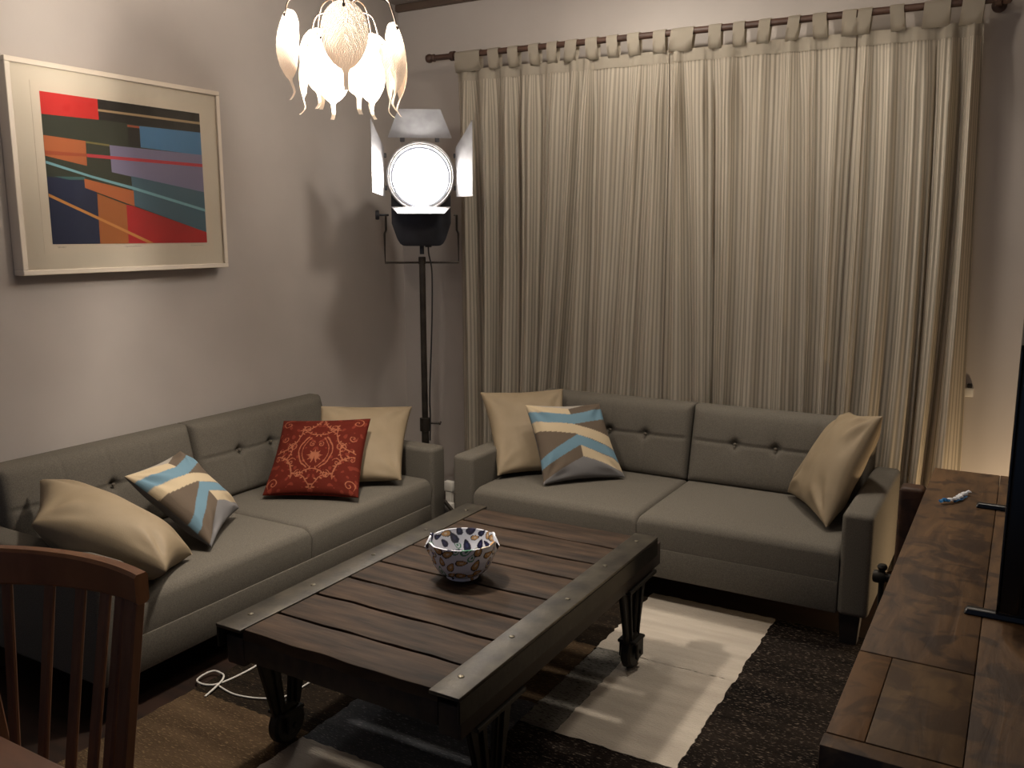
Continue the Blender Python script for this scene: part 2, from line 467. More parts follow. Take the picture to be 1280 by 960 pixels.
def make_sofa(label):
    t = thing('sofa', label, 'sofa', group='matching taupe sofas')
    L_, D = 1.9, .81; aw = .115
    def part(n, bm, m, **k): return obj(n, bm, M[m], t, local=True, **k)
    part('base', box(B(), aw, L_ - aw, .006, D - .03, .14, .27, .008, 2), 'sofa')
    for x0 in (0, L_ - aw):
        part('arm', box(B(), x0, x0 + aw, 0, D - .01, .14, .553, .022, 5), 'sofa')
    part('back_frame', box(B(), aw, L_ - aw, D - .02, D, .14, .75, .008, 2), 'sofa')
    mid = L_ / 2
    part('seat_cushion', seat_bm(aw + .001, mid - .001), 'sofa', smooth=60)
    part('seat_cushion', seat_bm(mid + .001, L_ - aw - .001), 'sofa', smooth=60)
    for a, b in ((aw - .003, mid - .003), (mid + .003, L_ - aw + .003)):
        c = part('back_cushion', back_cushion_bm(a, b), 'sofa', smooth=60)
        for f in (.27, .5, .73):
            bb = B(); x = a + (b - a) * f
            lathe(bb, [(0.0001, .655), (.006, .656), (.008, .660), (.007, .667)], (x, 0, .605), 12, 'y')
            obj('button', bb, M['sofa_button'], c, local=True)
    for x, y in ((.03, .03), (L_ - .11, .03), (.03, D - .10), (L_ - .11, D - .10)):
        bm = B(); hexa(bm, [(x + .008, y + .008, .0125), (x + .07, y + .008, .0125), (x + .07, y + .06, .0125), (x + .008, y + .06, .0125), (x, y, .14), (x + .08, y, .14), (x + .08, y + .07, .14), (x, y + .07, .14)], .003, 1)
        part('leg', bm, 'blackwood')
    return t
sofaR = make_sofa('taupe tufted sofa in front of the long cream curtain')
sofaR.location = (-2.318, 3.41, 0)
sofaL = copy_tree(sofaR)
sofaL['label'] = 'taupe tufted sofa along the left wall under the framed picture'
sofaL.scale = (1.034, 1, 1); sofaL.location = (-2.485, 1.631, -.011); sofaL.rotation_euler = (0, 0, PI / 2)

# ------------------------------------------------------------------ throw pillows
def pillow(name, C4, T, label, front=None, back=None, mat='beige', conc=.06, n=44, seed=1, wr=.004, group=None, flip=1, power=.42):
    TL, TR, BR, BL = [Vector(p) for p in C4]
    cen = (TL + TR + BR + BL) / 4
    nrm = ((TR - BL).cross(TL - BR)).normalized() * flip
    cam = Vector((0, 0, 1.6)) - cen
    if nrm.dot(cam) < 0: nrm = -nrm
    bm = B(); cl = bm.loops.layers.float_color.new('Col') if front else None
    rnd = random.Random(seed); ph = [rnd.random() * 6 for _ in range(8)]
    def P(u, v, s):
        cu = 1 - conc * (1 - v * v); cv = 1 - conc * (1 - u * u)
        a, b = u * cu, v * cv
        p = (TL * (1 - a) * (1 + b) + TR * (1 + a) * (1 + b) + BR * (1 + a) * (1 - b) + BL * (1 - a) * (1 - b)) / 4
        k = max(0, (1 - u * u)) * max(0, (1 - v * v))
        h = T / 2 * k ** power
        # wrinkles radiating from the corners and soft dents
        w = 0
        for (cx, cy, q) in ((-1, -1, 0), (1, -1, 1), (-1, 1, 2), (1, 1, 3)):
            dx, dy = u - cx, v - cy; d = math.hypot(dx, dy); ang = math.atan2(dy, dx)
            w += math.sin(ang * 9 + ph[q]) * math.exp(-(d - .45) ** 2 / .09)
        w += .8 * noise.noise(Vector((u * 2.1 + ph[4], v * 2.1 + ph[5], s)))
        h += w * wr * min(1, k * 6)
        return p + nrm * h * s
    cols = {}
    def grid(s):
        V = [[None] * (n + 1) for _ in range(n + 1)]
        for j in range(n + 1):
            for i in range(n + 1):
                # cosine spacing keeps the seam edge round
                u = -math.cos(PI * i / n) * .35 + (2 * i / n - 1) * .65
                v = -math.cos(PI * j / n) * .35 + (2 * j / n - 1) * .65
                V[j][i] = (u, v)
        return V
    UV = grid(1)
    A = [[bm.verts.new(P(*UV[j][i], 1)) for i in range(n + 1)] for j in range(n + 1)]
    Bv = [[A[j][i] if i in (0, n) or j in (0, n) else bm.verts.new(P(*UV[j][i], -1)) for i in range(n + 1)] for j in range(n + 1)]
    for j in range(n):
        for i in range(n):
            f = bm.faces.new((A[j][i], A[j][i + 1], A[j + 1][i + 1], A[j + 1][i]))
            g = bm.faces.new((Bv[j][i], Bv[j + 1][i], Bv[j + 1][i + 1], Bv[j][i + 1]))
            if front:
                q = (UV[j][i], UV[j][i + 1], UV[j + 1][i + 1], UV[j + 1][i])
                for lp, uv in zip(f.loops, q): lp[cl] = front(*uv)
                for lp in g.loops: lp[cl] = back
    o = obj(name, bm, M['vcloth'] if front else M[mat], smooth=70, loc=cen, recalc=True)
    return tag(o, label, 'pillow', group)

CRM, BLU, BRN, GRY, SIL = lin('#b3a388'), lin('#638090'), lin('#5c5146'), lin('#706f70'), lin('#98928a')
def chevron(u, v):
    t = (1 - v) / 2; a = abs(u)          # a: 0 at seam, 1 at edge
    Lf = [(0, .10, .07, .17, CRM), (.11, .24, .17, .32, BLU), (.25, .37, .32, .46, CRM), (.37, .71, .46, .465, BRN), (.71, .83, .47, .62, BLU), (.83, .97, .62, .77, BRN)]
    Rt = [(-.05, .09, .08, .17, BRN), (.09, .25, .17, .32, BLU), (.25, .50, .32, .322, BRN), (.50, .66, .322, .47, CRM), (.68, .82, .47, .62, BLU), (.84, .95, .62, .76, CRM)]
    for e0, e1, c0, c1, c in (Lf if u < 0 else Rt):
        lo = c0 + (e0 - c0) * a; hi = c1 + (e1 - c1) * a
        if lo <= t < hi: return c
    return SIL if t < .3 else GRY if t > .6 else BRN

RED, RDL, RDP = lin('#52190f'), lin('#8f5840'), lin('#6b2c1f')
def damask(u, v):
    # mirrored baroque scrollwork drawn as distance fields, lines broken up like woven thread
    x = abs(u) + .018 * noise.noise(Vector((abs(u) * 7, v * 7, 1))); y = v + .018 * noise.noise(Vector((abs(u) * 7, v * 7, 4)))
    wob = .55 + .75 * abs(noise.noise(Vector((abs(u) * 11, v * 11, 8))))
    def arc(cx, cy, r, a0, a1, w):
        d = math.hypot(x - cx, y - cy); a = math.degrees(math.atan2(y - cy, x - cx)) % 360
        a0 %= 360; a1 %= 360
        ok = a0 <= a <= a1 if a0 <= a1 else (a >= a0 or a <= a1)
        return ok and abs(d - r) < w * wob
    def spiral(cx, cy, r, w, ph=0, s=1):
        d = math.hypot(x - cx, y - cy)
        if d > r: return False
        a = (math.atan2(y - cy, x - cx) * s + ph) % (2 * PI)
        k = (d / r * 1.4 * 2 * PI - a) % (2 * PI)
        return min(k, 2 * PI - k) * r / (1.4 * 2 * PI) < w * wob
    def petal(cx, cy, ang, L, W):
        a = math.radians(ang); dx, dy = x - cx, y - cy
        p = dx * math.cos(a) + dy * math.sin(a); q = -dx * math.sin(a) + dy * math.cos(a)
        return 0 < p < L and abs(q) < W * math.sin(PI * p / L)
    # centre medallion: fan of petals inside a pointed oval
    for k in range(9):
        if petal(0, -.16, 90 - k * 20, .13 if k % 2 else .19, .017): return RDL
    if arc(-.12, -.02, .50, 300, 52, .020) or arc(-.20, -.02, .50, 305, 48, .012): return RDL
    if spiral(.10, .17, .075, .014, 1) or spiral(.55, .10, .13, .016, 2, -1) or spiral(.52, -.30, .11, .015, 0): return RDL
    # sweeping acanthus branches
    for c in ((.98, .55, .58, 170, 262), (.95, -.62, .50, 95, 190), (.45, 1.0, .42, 190, 275), (.42, -1.0, .40, 85, 170), (.05, .80, .36, 250, 350), (.0, -.78, .30, 20, 110), (.80, .0, .25, 120, 250)):
        if arc(*c, .017): return RDL
        cx, cy, r, a0, a1 = c
        n = 9
        for k in range(n):
            aa = math.radians(a0 + (a1 - a0) * (k + .5) / n)
            sgn = 1 if k % 2 else -1
            if petal(cx + r * math.cos(aa), cy + r * math.sin(aa), math.degrees(aa) + (30 if sgn > 0 else 200), .075, .016): return RDL if k % 3 else RDP
    for q in ((.80, .80, .13, 1, 1), (.30, .66, .10, 0, -1), (.78, .36, .09, 3, 1), (.82, -.80, .13, 2, -1), (.30, -.60, .10, 1, 1), (.84, -.20, .08, 0, 1)):
        if spiral(q[0], q[1], q[2], .014, q[3], q[4]): return RDL
    t = noise.noise(Vector((abs(u) * 9, v * 9, 3)))
    if t > .34: return RDP
    return RED

pillow('throw_pillow', [(-3.11, 1.85, .70), (-2.60, 2.10, .425), (-2.44, 1.86, .47), (-2.81, 1.63, .645)], .24, 'large plain beige pillow slumped over the near arm of the left sofa', conc=.07, seed=3, wr=.006)
pillow('throw_pillow', [(-2.88, 2.04, .70), (-3.02, 2.41, .70), (-2.83, 2.54, .445), (-2.60, 2.19, .425)], .14, 'blue, cream and brown chevron pillow lying tilted on the left sofa', front=chevron, back=lin('#5d5c5f'), conc=.08, seed=4, wr=.007, n=110)
pillow('throw_pillow', [(-3.00, 3.254, .752), (-2.697, 3.605, .719), (-2.521, 3.273, .43), (-2.828, 2.958, .43)], .14, 'beige pillow propped behind the red damask pillow on the left sofa', conc=.07, seed=5)
pillow('throw_pillow', [(-3.07, 3.065, .703), (-2.672, 3.24, .724), (-2.525, 2.96, .425), (-2.93, 2.77, .425)], .12, 'red damask pillow with scroll pattern on the left sofa', front=damask, back=lin('#7d1f12'), conc=.06, seed=6, n=230, wr=.002)
pillow('throw_pillow', [(-2.409, 3.808, .788), (-2.064, 4.08, .795), (-1.88, 3.822, .43), (-2.164, 3.575, .43)], .14, 'beige pillow behind the chevron pillow, left end of the curtain-side sofa', conc=.08, seed=8)
pillow('throw_pillow', [(-2.09, 3.72, .765), (-1.83, 4.03, .745), (-1.615, 3.87, .425), (-1.90, 3.56, .425)], .13, 'blue, cream and brown chevron pillow standing upright on the curtain-side sofa', front=chevron, back=lin('#5d5c5f'), conc=.08, seed=9, n=110, wr=.005)
pillow('throw_pillow', [(-.637, 4.10, .81), (-.458, 3.76, .872), (-.615, 3.57, .43), (-.867, 4.00, .43)], .17, 'beige pillow leaning on the right arm of the curtain-side sofa', conc=.07, seed=11, wr=.008)

# ------------------------------------------------------------------ coffee table (old cart)
def coffee_table():
    t = thing('coffee_table', 'dark plank cart coffee table with iron rails and small wheels', 'table', (-1.53, 2.31, 0))
    ys = [1.655, 1.80, 1.965, 2.12, 2.285, 2.47, 2.63, 2.80, 2.965]
    rr = random.Random(3)
    for a, b in zip(ys, ys[1:]):
        bm = B(); g = .0045
        n = 26; x0, x1 = -1.865, -1.185; up = []; lo = []
        tt = bmesh.new(); box(tt, x0, x1, a + g, b - g, .445, .480, .0)
        bmesh.ops.subdivide_edges(tt, edges=[e for e in tt.edges if abs(e.verts[0].co.x - e.verts[1].co.x) > .1], cuts=n)
        for v in tt.verts:
            s = 1 if v.co.y > (a + b) / 2 else -1
            v.co.y += s * (noise.noise(Vector((v.co.x * 9, a * 31 + s, 0))) * .006 - .001)
            if v.co.z > .46: v.co.z += noise.noise(Vector((v.co.x * 4, v.co.y * 8, 5))) * .003
        es = [e for e in tt.edges if abs(e.verts[0].co.x - e.verts[1].co.x) > 1e-3]
        bmesh.ops.bevel(tt, geom=es, offset=.004, segments=2, profile=.5, affect='EDGES')
        merge(bm, tt)
        o = obj('plank', bm, M['plank'], t)
    for s, (x0, x1) in ((-1, (-1.958, -1.858)), (1, (-1.200, -1.108))):
        bm = B()
        box(bm, x0, x1, 1.645, 2.985, .474, .485, .003, 2)
        r = obj('side_rail', bm, M['rail'], t)
        xo = x0 if s < 0 else x1 - .008
        obj('rail_flange', box(B(), xo, xo + .008, 1.647, 2.983, .412, .474, .002, 1), M['iron'], r)
        for y in (1.74, 2.0, 2.31, 2.62, 2.9):
            bb = B(); lathe(bb, [(.009, .484), (.008, .487), (.003, .489)], ((x0 + x1) / 2 + rr.uniform(-.012, .012), y, 0), 12)
            obj('bolt', bb, M['bolt'], r)
        bx = (-1.945, -1.875) if s < 0 else (-1.19, -1.12)
        obj('side_beam', box(B(), bx[0], bx[1], 1.67, 3.05, .355, .445, .006, 2), M['beam'], t)
    for y in (1.67, 2.29, 2.89):
        obj('cross_beam', box(B(), -1.875, -1.19, y, y + .07, .375, .445, .006, 2), M['beam'], t)
    for x in (-1.91, -1.155):
        for y in (1.86, 2.86):
            l = B()
            # V bracket: two flat cast struts meeting at a fork over the wheel
            for sg in (-1, 1):
                bar(l, (x, y + sg * .075, .36), (x, y + sg * .026, .10), .020, .088, up=(0, 1, 0), h2=.046, bev=.005)
                bar(l, (x + .012, y + sg * .060, .35), (x + .012, y + sg * .030, .12), .012, .014, up=(0, 1, 0), h2=.010, bev=.002)
            for dx in (-.032, .032):
                box(l, x + dx - .005, x + dx + .005, y - .030, y + .030, .055, .125, .004, 1)
            box(l, x - .037, x + .037, y - .045, y + .045, .118, .130, .003, 1)
            box(l, x - .045, x + .045, y - .125, y + .125, .343, .357, .002, 1)
            lg = obj('leg', l, M['iron'], t)
            w = B(); lathe(w, [(.012, -.021), (.048, -.020), (.056, -.020), (.066, -.013), (.066, .013), (.056, .020), (.048, .020), (.012, .021)], (x, y, .079), 32, 'x')
            lathe(w, [(.009, -.042), (.009, .042)], (x, y, .079), 12, 'x')
            obj('wheel', w, M['iron'], lg)
    return t
coffee_table()

# ------------------------------------------------------------------ bowl
def bowl():
    cx, cy, z0 = -1.532, 2.305, .484
    N = 420; prof = []
    outer = [(.050, 0), (.054, .002), (.053, .010), (.064, .016), (.084, .030), (.098, .052), (.106, .078), (.110, .103), (.113, .128)]
    inner = [(.107, .128), (.104, .104), (.100, .080), (.092, .055), (.077, .034), (.045, .022), (.015, .018), (.0005, .0175)]
    dense = []
    for P in (outer, inner):
        Q = []
        for a, b in zip(P, P[1:]):
            for k in range(10): Q.append((a[0] + (b[0] - a[0]) * k / 10, a[1] + (b[1] - a[1]) * k / 10))
        Q.append(P[-1]); dense.append(Q)
    # shell motifs: (side, angle, height fraction s, size, tilt, kind)
    rnd = random.Random(12); mot = {0: [], 1: []}
    kinds = ['navy', 'tan', 'navy', 'ring', 'tan', 'green', 'navy', 'tan']
    for side in (0, 1):
        tries = 0
        while tries < 2500 and len(mot[side]) < 70:
            tries += 1
            a = rnd.random() * 2 * PI; s = rnd.uniform(.08, .98); sz = rnd.uniform(.015, .023)
            if all(math.hypot(((a - m[0] + PI) % (2 * PI) - PI) * .095, (s - m[1]) * .13) > (sz + m[2]) * .74 for m in mot[side]):
                mot[side].append((a, s, sz, rnd.random() * PI, kinds[rnd.randrange(8)]))
    WH = lin('#d9dce6'); NV = lin('#191a38'); TN = lin('#b98f5c'); DK = lin('#22242f'); GR = lin('#4c8a6a'); IV = lin('#cfc4ae'); BLs = lin('#3a55a8')
    def colr(side, a, s):
        for m in mot[side]:
            dx = ((a - m[0] + PI) % (2 * PI) - PI) * .095; dy = (s - m[1]) * .13
            if abs(dx) > .028 or abs(dy) > .028: continue
            p = dx * math.cos(m[3]) + dy * math.sin(m[3]); q = -dx * math.sin(m[3]) + dy * math.cos(m[3])
            w = m[2] * .55 * (1 - .45 * p / m[2])
            e = math.sqrt((p / m[2]) ** 2 + (q / w) ** 2)
            if e < 1:
                k = m[4]
                if k == 'navy': return NV if e > .35 else lin('#2c2d55')
                if k == 'tan': return DK if e > .80 else TN if e > .3 else IV
                if k == 'ring': return DK if e > .8 else (IV if e > .4 else BLs)
                return GR if (e > .7 or e < .35) else WH
        return WH
    bm = B(); cl = bm.loops.layers.float_color.new('Col'); rings = []
    def rimdrop(a, h):
        d = 0
        for A0 in (math.radians(32), math.radians(212)):
            x = abs((a - A0 + PI) % (2 * PI) - PI)
            d += (-.026 * math.exp(-(x / .16) ** 2) + .006 * math.exp(-((x - .42) / .15) ** 2) - .002 * math.exp(-((x - .62) / .12) ** 2))
        return d * max(0, (h - .07) / .06)
    alls = [(0, q) for q in dense[0]] + [(1, q) for q in dense[1]]
    for side, (r, h) in alls:
        ring = []
        for k in range(N):
            a = 2 * PI * k / N; dd = rimdrop(a, h)
            rr = r + (.008 * abs(dd) / .02 if h > .08 else 0)
            ring.append(bm.verts.new((cx + rr * math.cos(a), cy + rr * math.sin(a), z0 + h + dd)))
        rings.append((ring, side, h / .128))
    for (ra, sa, ha), (rb, sb, hb) in zip(rings, rings[1:]):
        for k in range(N):
            f = bm.faces.new((ra[k], ra[(k + 1) % N], rb[(k + 1) % N], rb[k]))
            q = ((k, ha), (k + 1, ha), (k + 1, hb), (k, hb))
            for lp, (kk, hh) in zip(f.loops, q): lp[cl] = colr(sb, (2 * PI * kk / N) % (2 * PI), hh)
    bm.faces.new(rings[0][0][::-1])
    o = obj('ceramic_bowl', bm, M['vglaze'], smooth=60, loc=(cx, cy, z0))
    tag(o, 'white ceramic bowl painted with navy and tan shells on the coffee table', 'bowl')
bowl()

# ------------------------------------------------------------------ floor cords
CORD_A = [(-2.355, 2.254), (-2.361, 2.183), (-2.358, 2.126), (-2.364, 2.046), (-2.38, 1.987), (-2.417, 1.965), (-2.462, 1.972), (-2.475, 2.015), (-2.465, 2.052), (-2.427, 2.052), (-2.396, 2.036), (-2.373, 2.007), (-2.353, 1.954), (-2.348, 1.91)]
CORD_B = [(-2.368, 1.985), (-2.282, 1.971), (-2.207, 1.983), (-2.145, 2.011), (-2.117, 2.035), (-2.102, 2.068), (-2.101, 2.156), (-2.098, 2.242)]
bm = B(); tube(bm, smooth_path([(x, y, .0165 + (.007 if 9 < i < 13 else 0)) for i, (x, y) in enumerate(CORD_A)]), .0035, 8)
tag(obj('white_cord', bm, M['cable_white'], loc=(-2.36, 2.05, .012)), 'thin white cord looped on the rug beside the left sofa', 'cord')
bm = B(); tube(bm, smooth_path([(x, y, .0165) for x, y in CORD_B]), .003, 8)
tag(obj('white_cord', bm, M['cable_white'], loc=(-2.2, 2.0, .012)), 'thin white cord running under the coffee table towards its near left leg', 'cord')

# ------------------------------------------------------------------ framed picture on the left wall
def picture():
    t = thing('framed_picture', 'white framed abstract print of coloured bars on the left wall', 'picture', (XL, 2.465, 1.845))
    X = XL + .065; y0, y1, z0, z1 = 1.968, 2.965, 1.445, 2.245
    f = .020
    bm = B()
    box(bm, XL + .002, X, y0, y1, z1 - f, z1, .002, 1); box(bm, XL + .002, X, y0, y1, z0, z0 + f, .002, 1)
    box(bm, XL + .002, X, y0, y0 + f, z0 + f, z1 - f, .002, 1); box(bm, XL + .002, X, y1 - f, y1, z0 + f, z1 - f, .002, 1)
    obj('frame', bm, M['frame'], t)
    obj('mat_board', box(B(), XL + .005, X - .012, y0 + f - .002, y1 - f + .002, z0 + f - .002, z1 - f + .002), M['mat'], t)
    py0, py1, pz0, pz1 = 2.10, 2.852, 1.562, 2.136
    m_ = .035
    obj('print_sheet', box(B(), X - .0118, X - .0108, py0 - m_, py1 + m_, pz0 - m_, pz1 + m_), M['paper'], t)
    polys = [('dkgreen', [(0.0, 1.0), (1.0, 1.0), (1.0, 0.0), (0.0, 0.0)]),
    ('red', [(0.0, 1.0), (0.324, 1.0), (0.323, 0.86), (0, 0.854)]),
    ('black', [(0.324, 1.0), (1.0, 1.0), (1, 0.851), (0.323, 0.86)]),
    ('cream', [(0.323, 0.933), (1.0, 0.935), (1.0, 0.917), (0.321, 0.918)]),
    ('rust', [(0.497, 0.85), (0.577, 0.848), (0.576, 0.834), (0.496, 0.835)]),
    ('black', [(0.497, 0.829), (0.576, 0.834), (0.573, 0.698), (0.496, 0.702)]),
    ('blue', [(0.574, 0.85), (1, 0.855), (1, 0.681), (0.573, 0.698)]),
    ('orange', [(0, 0.718), (0.234, 0.705), (0.231, 0.537), (0, 0.584)]),
    ('olive', [(0.234, 0.705), (0.375, 0.697), (0.374, 0.684), (0.233, 0.692)]),
    ('lav', [(0.375, 0.693), (1, 0.684), (1, 0.389), (0.377, 0.505)]),
    ('rust', [(0, 0.618), (0.237, 0.619), (0.236, 0.6), (0, 0.59)]),
    ('redline', [(0.237, 0.619), (1, 0.614), (1, 0.59), (0.235, 0.597)]),
    ('slate', [(0.496, 0.486), (1, 0.396), (1, 0.081), (0.502, 0.275)]),
    ('navy', [(0.0, 0.449), (0.209, 0.435), (0.277, 0.35), (0.272, 0), (0.0, 0.0)]),
    ('teal', [(0.04, 0.452), (0.211, 0.46), (0.216, 0.442), (0.119, 0.435)]),
    ('orange', [(0.208, 0.448), (0.505, 0.38), (0.505, 0.27), (0.208, 0.386)]),
    ('orange2', [(0.277, 0.35), (0.452, 0.279), (0.449, 0), (0.272, 0)]),
    ('crimson', [(0.452, 0.279), (0.502, 0.268), (1, 0.081), (1.0, 0.0), (0.449, 0)]),
    ('ltblue', [(0, 0.552), (0.251, 0.473), (0.497, 0.412), (1.0, 0.264), (1, 0.243), (0.495, 0.392), (0.25, 0.457), (0, 0.534)]),
    ('ochre', [(0.0, 0.337), (0.284, 0.183), (0.619, 0.0), (0.576, 0.0), (0.28, 0.164), (0.0, 0.316)])]
    C = dict(dkgreen='#34392c', red='#d22a26', black='#221e19', cream='#b59b76', rust='#a8502e', blue='#4f86b4', orange='#b9683a', olive='#7d7440',
             lav='#8580a0', redline='#c23a45', slate='#4d6c7c', navy='#1c2747', teal='#3f6a6a', orange2='#aa6532', crimson='#b32428', ltblue='#7fb2be', ochre='#c98a48')
    names = list(C); mats = [noise_mat('print ink ' + k, C[k], C[k], 3, .75) for k in names]
    bm = B()
    for i, (k, P) in enumerate(polys):
        h = X - .0106 + i * .00012
        prism(bm, [(py0 + (py1 - py0) * u, pz0 + (pz1 - pz0) * v) for u, v in P], h - .0002, h, 'yz', names.index(k))
    obj('printed_image', bm, mats, t, smooth=0)
    xx = X - .0105
    for ya, yb in ((2.12, 2.155), (2.42, 2.50), (2.76, 2.83)):
        pts = [(xx, ya + (yb - ya) * i / 14, pz0 - .012 + .004 * math.sin(i * 2.3) * (.5 + .5 * math.sin(i * .9))) for i in range(15)]
        obj('pencil_signature', tube(B(), pts, .0006, 4), M['pencil'], t)
    # glazing
    g, nt, b = base_mat('picture glass', .02)
    N, L = nt.nodes, nt.links; N.remove(b)
    tr = N.new('ShaderNodeBsdfTransparent'); gl = N.new('ShaderNodeBsdfGlossy'); gl.inputs['Roughness'].default_value = .03
    fr = N.new('ShaderNodeFresnel'); fr.inputs['IOR'].default_value = 1.3; mx = N.new('ShaderNodeMixShader')
    L.new(fr.outputs[0], mx.inputs[0]); L.new(tr.outputs[0], mx.inputs[1]); L.new(gl.outputs[0], mx.inputs[2]); L.new(mx.outputs[0], N['Material Output'].inputs['Surface'])
    obj('glass_pane', box(B(), X - .006, X - .004, y0 + f, y1 - f, z0 + f, z1 - f), g, t)
picture()

# ------------------------------------------------------------------ curtains
ROD_Y = 4.29
def rod_z(x): return 2.578 - (x + 2.86) * .0135
def curtain_rod():
    t = thing('curtain_rod', 'dark wooden curtain rod with turned finials above the curtains', 'curtain rod', (-1.6, ROD_Y, 2.56))
    xa, xb = -3.00, -.20
    bm = B(); tube(bm, [(xa + (xb - xa) * i / 20, ROD_Y, rod_z(xa + (xb - xa) * i / 20)) for i in range(21)], .016, 16)
    obj('pole', bm, M['rod'], t)
    for s, x in ((-1, xa), (1, xb)):
        bm = B(); P = [(.016, -.006), (.021, 0), (.021, .008), (.015, .012), (.019, .018), (.024, .028), (.025, .038), (.021, .050), (.010, .058), (.0005, .061)]
        lathe(bm, [(r, s * h) for r, h in P], (x, ROD_Y, rod_z(x)), 20, 'x')
        obj('finial', bm, M['rod'], t)
    for x in (-2.875, -.195):
        bm = B(); z = rod_z(x)
        lathe(bm, [(.017, -.012), (.026, -.012), (.026, .012), (.017, .012)], (x, ROD_Y, z), 20, 'x', cap=False)
        tube(bm, [(x, ROD_Y + .02, z), (x, YB, z)], .010, 12)
        lathe(bm, [(.03, YB - .012), (.03, YB)], (x, 0, z), 20, 'y')
        obj('bracket', bm, M['rod'], t)
curtain_rod()

def curtain(x0, x1, tabs, label, seed, yoff=0.0, zlow=.03, slant=1.0, flare=0.0):
    t = thing('curtain', label, 'curtain', ((x0 + x1) / 2, ROD_Y, 0), group='cream tab top curtain panels')
    rnd = random.Random(seed)
    nf = max(5, int((x1 - x0) / .118))
    def parts(jit):
        w = [1 + (rnd.random() - .5) * jit for _ in range(nf)]; s = sum(w); o = [0]
        for a in w: o.append(o[-1] + a / s)
        return o
    Pt, Pm, Pb = parts(1.0), parts(1.2), parts(1.3)
    if slant:
        sh = [noise.noise(Vector((i * .30, seed, 0))) * .085 for i in range(nf + 1)]
        Pb = [p + (sh[i] if 0 < i < nf else 0) for i, p in enumerate(Pb)]
        for i in range(1, nf): Pb[i] = max(Pb[i], Pb[i - 1] + .25 / nf)
        for i in range(nf - 1, 0, -1): Pb[i] = min(Pb[i], Pb[i + 1] - .25 / nf)
    amp = [rnd.uniform(.45, 1.0) for _ in range(nf)]
    sec = [rnd.uniform(-.5, .5) for _ in range(nf)]
    K = 26; nz = 46
    zt = lambda x: rod_z(x) - .080
    def bound(i, s):           # s 0 top..1 bottom
        return (1 - s) ** 2 * Pt[i] + 2 * s * (1 - s) * Pm[i] + s * s * Pb[i]
    def surf(i, q, s, off=0):
        a, b = bound(i, s), bound(i + 1, s)
        f = a + (b - a) * q; x = x0 + (x1 + flare * s - x0) * f
        A = (.009 + .029 * min(1, s / .12)) * amp[i] * (1 + .25 * s)
        c = math.cos(2 * PI * q); c = math.copysign(abs(c) ** .7, c)
        y = A * c + .007 * min(1, s / .1) * math.sin(6 * PI * q + sec[i] * 6 + s * 2) * (1 - abs(2 * q - 1))
        y -= .0045 * min(1, s * 8) * math.sin(8 * PI * q + i * 2.1 + 1.5 * math.sin(s * 3 + i))
        xx = x + sec[i] * .016 * math.sin(2 * PI * q) * min(1, s / .1)
        z = zt(x) * (1 - s) + zlow * s - (.004 * math.sin(PI * q) ** 2 if s < .001 else 0)
        return (xx, ROD_Y + yoff + off + y + .004 * noise.noise(Vector((x * 5, z * 3, seed))), z)
    def sheet(svals, off, stripe):
        bm = B(); uvl = bm.loops.layers.uv.new('UVMap'); rows = []
        for s in svals:
            rows.append([surf(i, k / K, s, off) for i in range(nf) for k in range(K + (1 if i == nf - 1 else 0))])
        V = [[bm.verts.new(p) for p in r] for r in rows]
        arc = [0]; r = [surf(i, k / K, .5) for i in range(nf) for k in range(K + (1 if i == nf - 1 else 0))]
        for p, q in zip(r, r[1:]): arc.append(arc[-1] + math.hypot(q[0] - p[0], q[1] - p[1]))
        for j in range(len(svals) - 1):
            for i in range(len(arc) - 1):
                f = bm.faces.new((V[j][i], V[j + 1][i], V[j + 1][i + 1], V[j][i + 1]))
                for lp, (ii, jj) in zip(f.loops, ((i, j), (i, j + 1), (i + 1, j + 1), (i + 1, j))):
                    lp[uvl].uv = (arc[ii] if stripe else .0178, rows[jj][ii][2])
        return bm
    bm = sheet([(j / nz) ** 1.5 for j in range(nz + 1)], 0, True)
    bmesh.ops.solidify(bm, geom=bm.faces[:], thickness=.0012)
    obj('drape', bm, M['curtain'], t, smooth=80, recalc=False)
    bm = sheet([-.0008, .005, .010, .015, .020, .024], -.0035, False)
    bmesh.ops.solidify(bm, geom=bm.faces[:], thickness=.0015)
    obj('heading_band', bm, M['curtain'], t, smooth=80, recalc=False)
    for (ta, tb) in tabs:
        bm = B(); uvl = bm.loops.layers.uv.new('UVMap')
        xc = (ta + tb) / 2; w = (tb - ta) / 2; z = rod_z(xc); lean = rnd.uniform(-.012, .012)
        prof = [(-.010, -.092), (-.0195, -.06), (-.0215, -.02)]
        for k in range(7):
            a = PI - PI * k / 6; prof.append((.0205 * math.cos(a), .0205 * math.sin(a)))
        prof += [(.022, -.02), (.018, -.06), (.004, -.095)]
        for d, h in prof: pass
        L_ = []
        for d, h in prof:
            ff = max(0, -h) / .095
            L_.append([bm.verts.new((xc + lean * ff + e * w * (1 - .04 * (1 - ff)), ROD_Y + d + yoff * ff, z + h)) for e in (-1, -.33, .33, 1)])
        for a, b in zip(L_, L_[1:]):
            for k in range(3):
                f = bm.faces.new((a[k], a[k + 1], b[k + 1], b[k]))
                for lp in f.loops: lp[uvl].uv = (.0178, lp.vert.co.z)
        bmesh.ops.solidify(bm, geom=bm.faces[:], thickness=-.002)
        obj('tab', bm, M['curtain'], t, smooth=80, recalc=False)
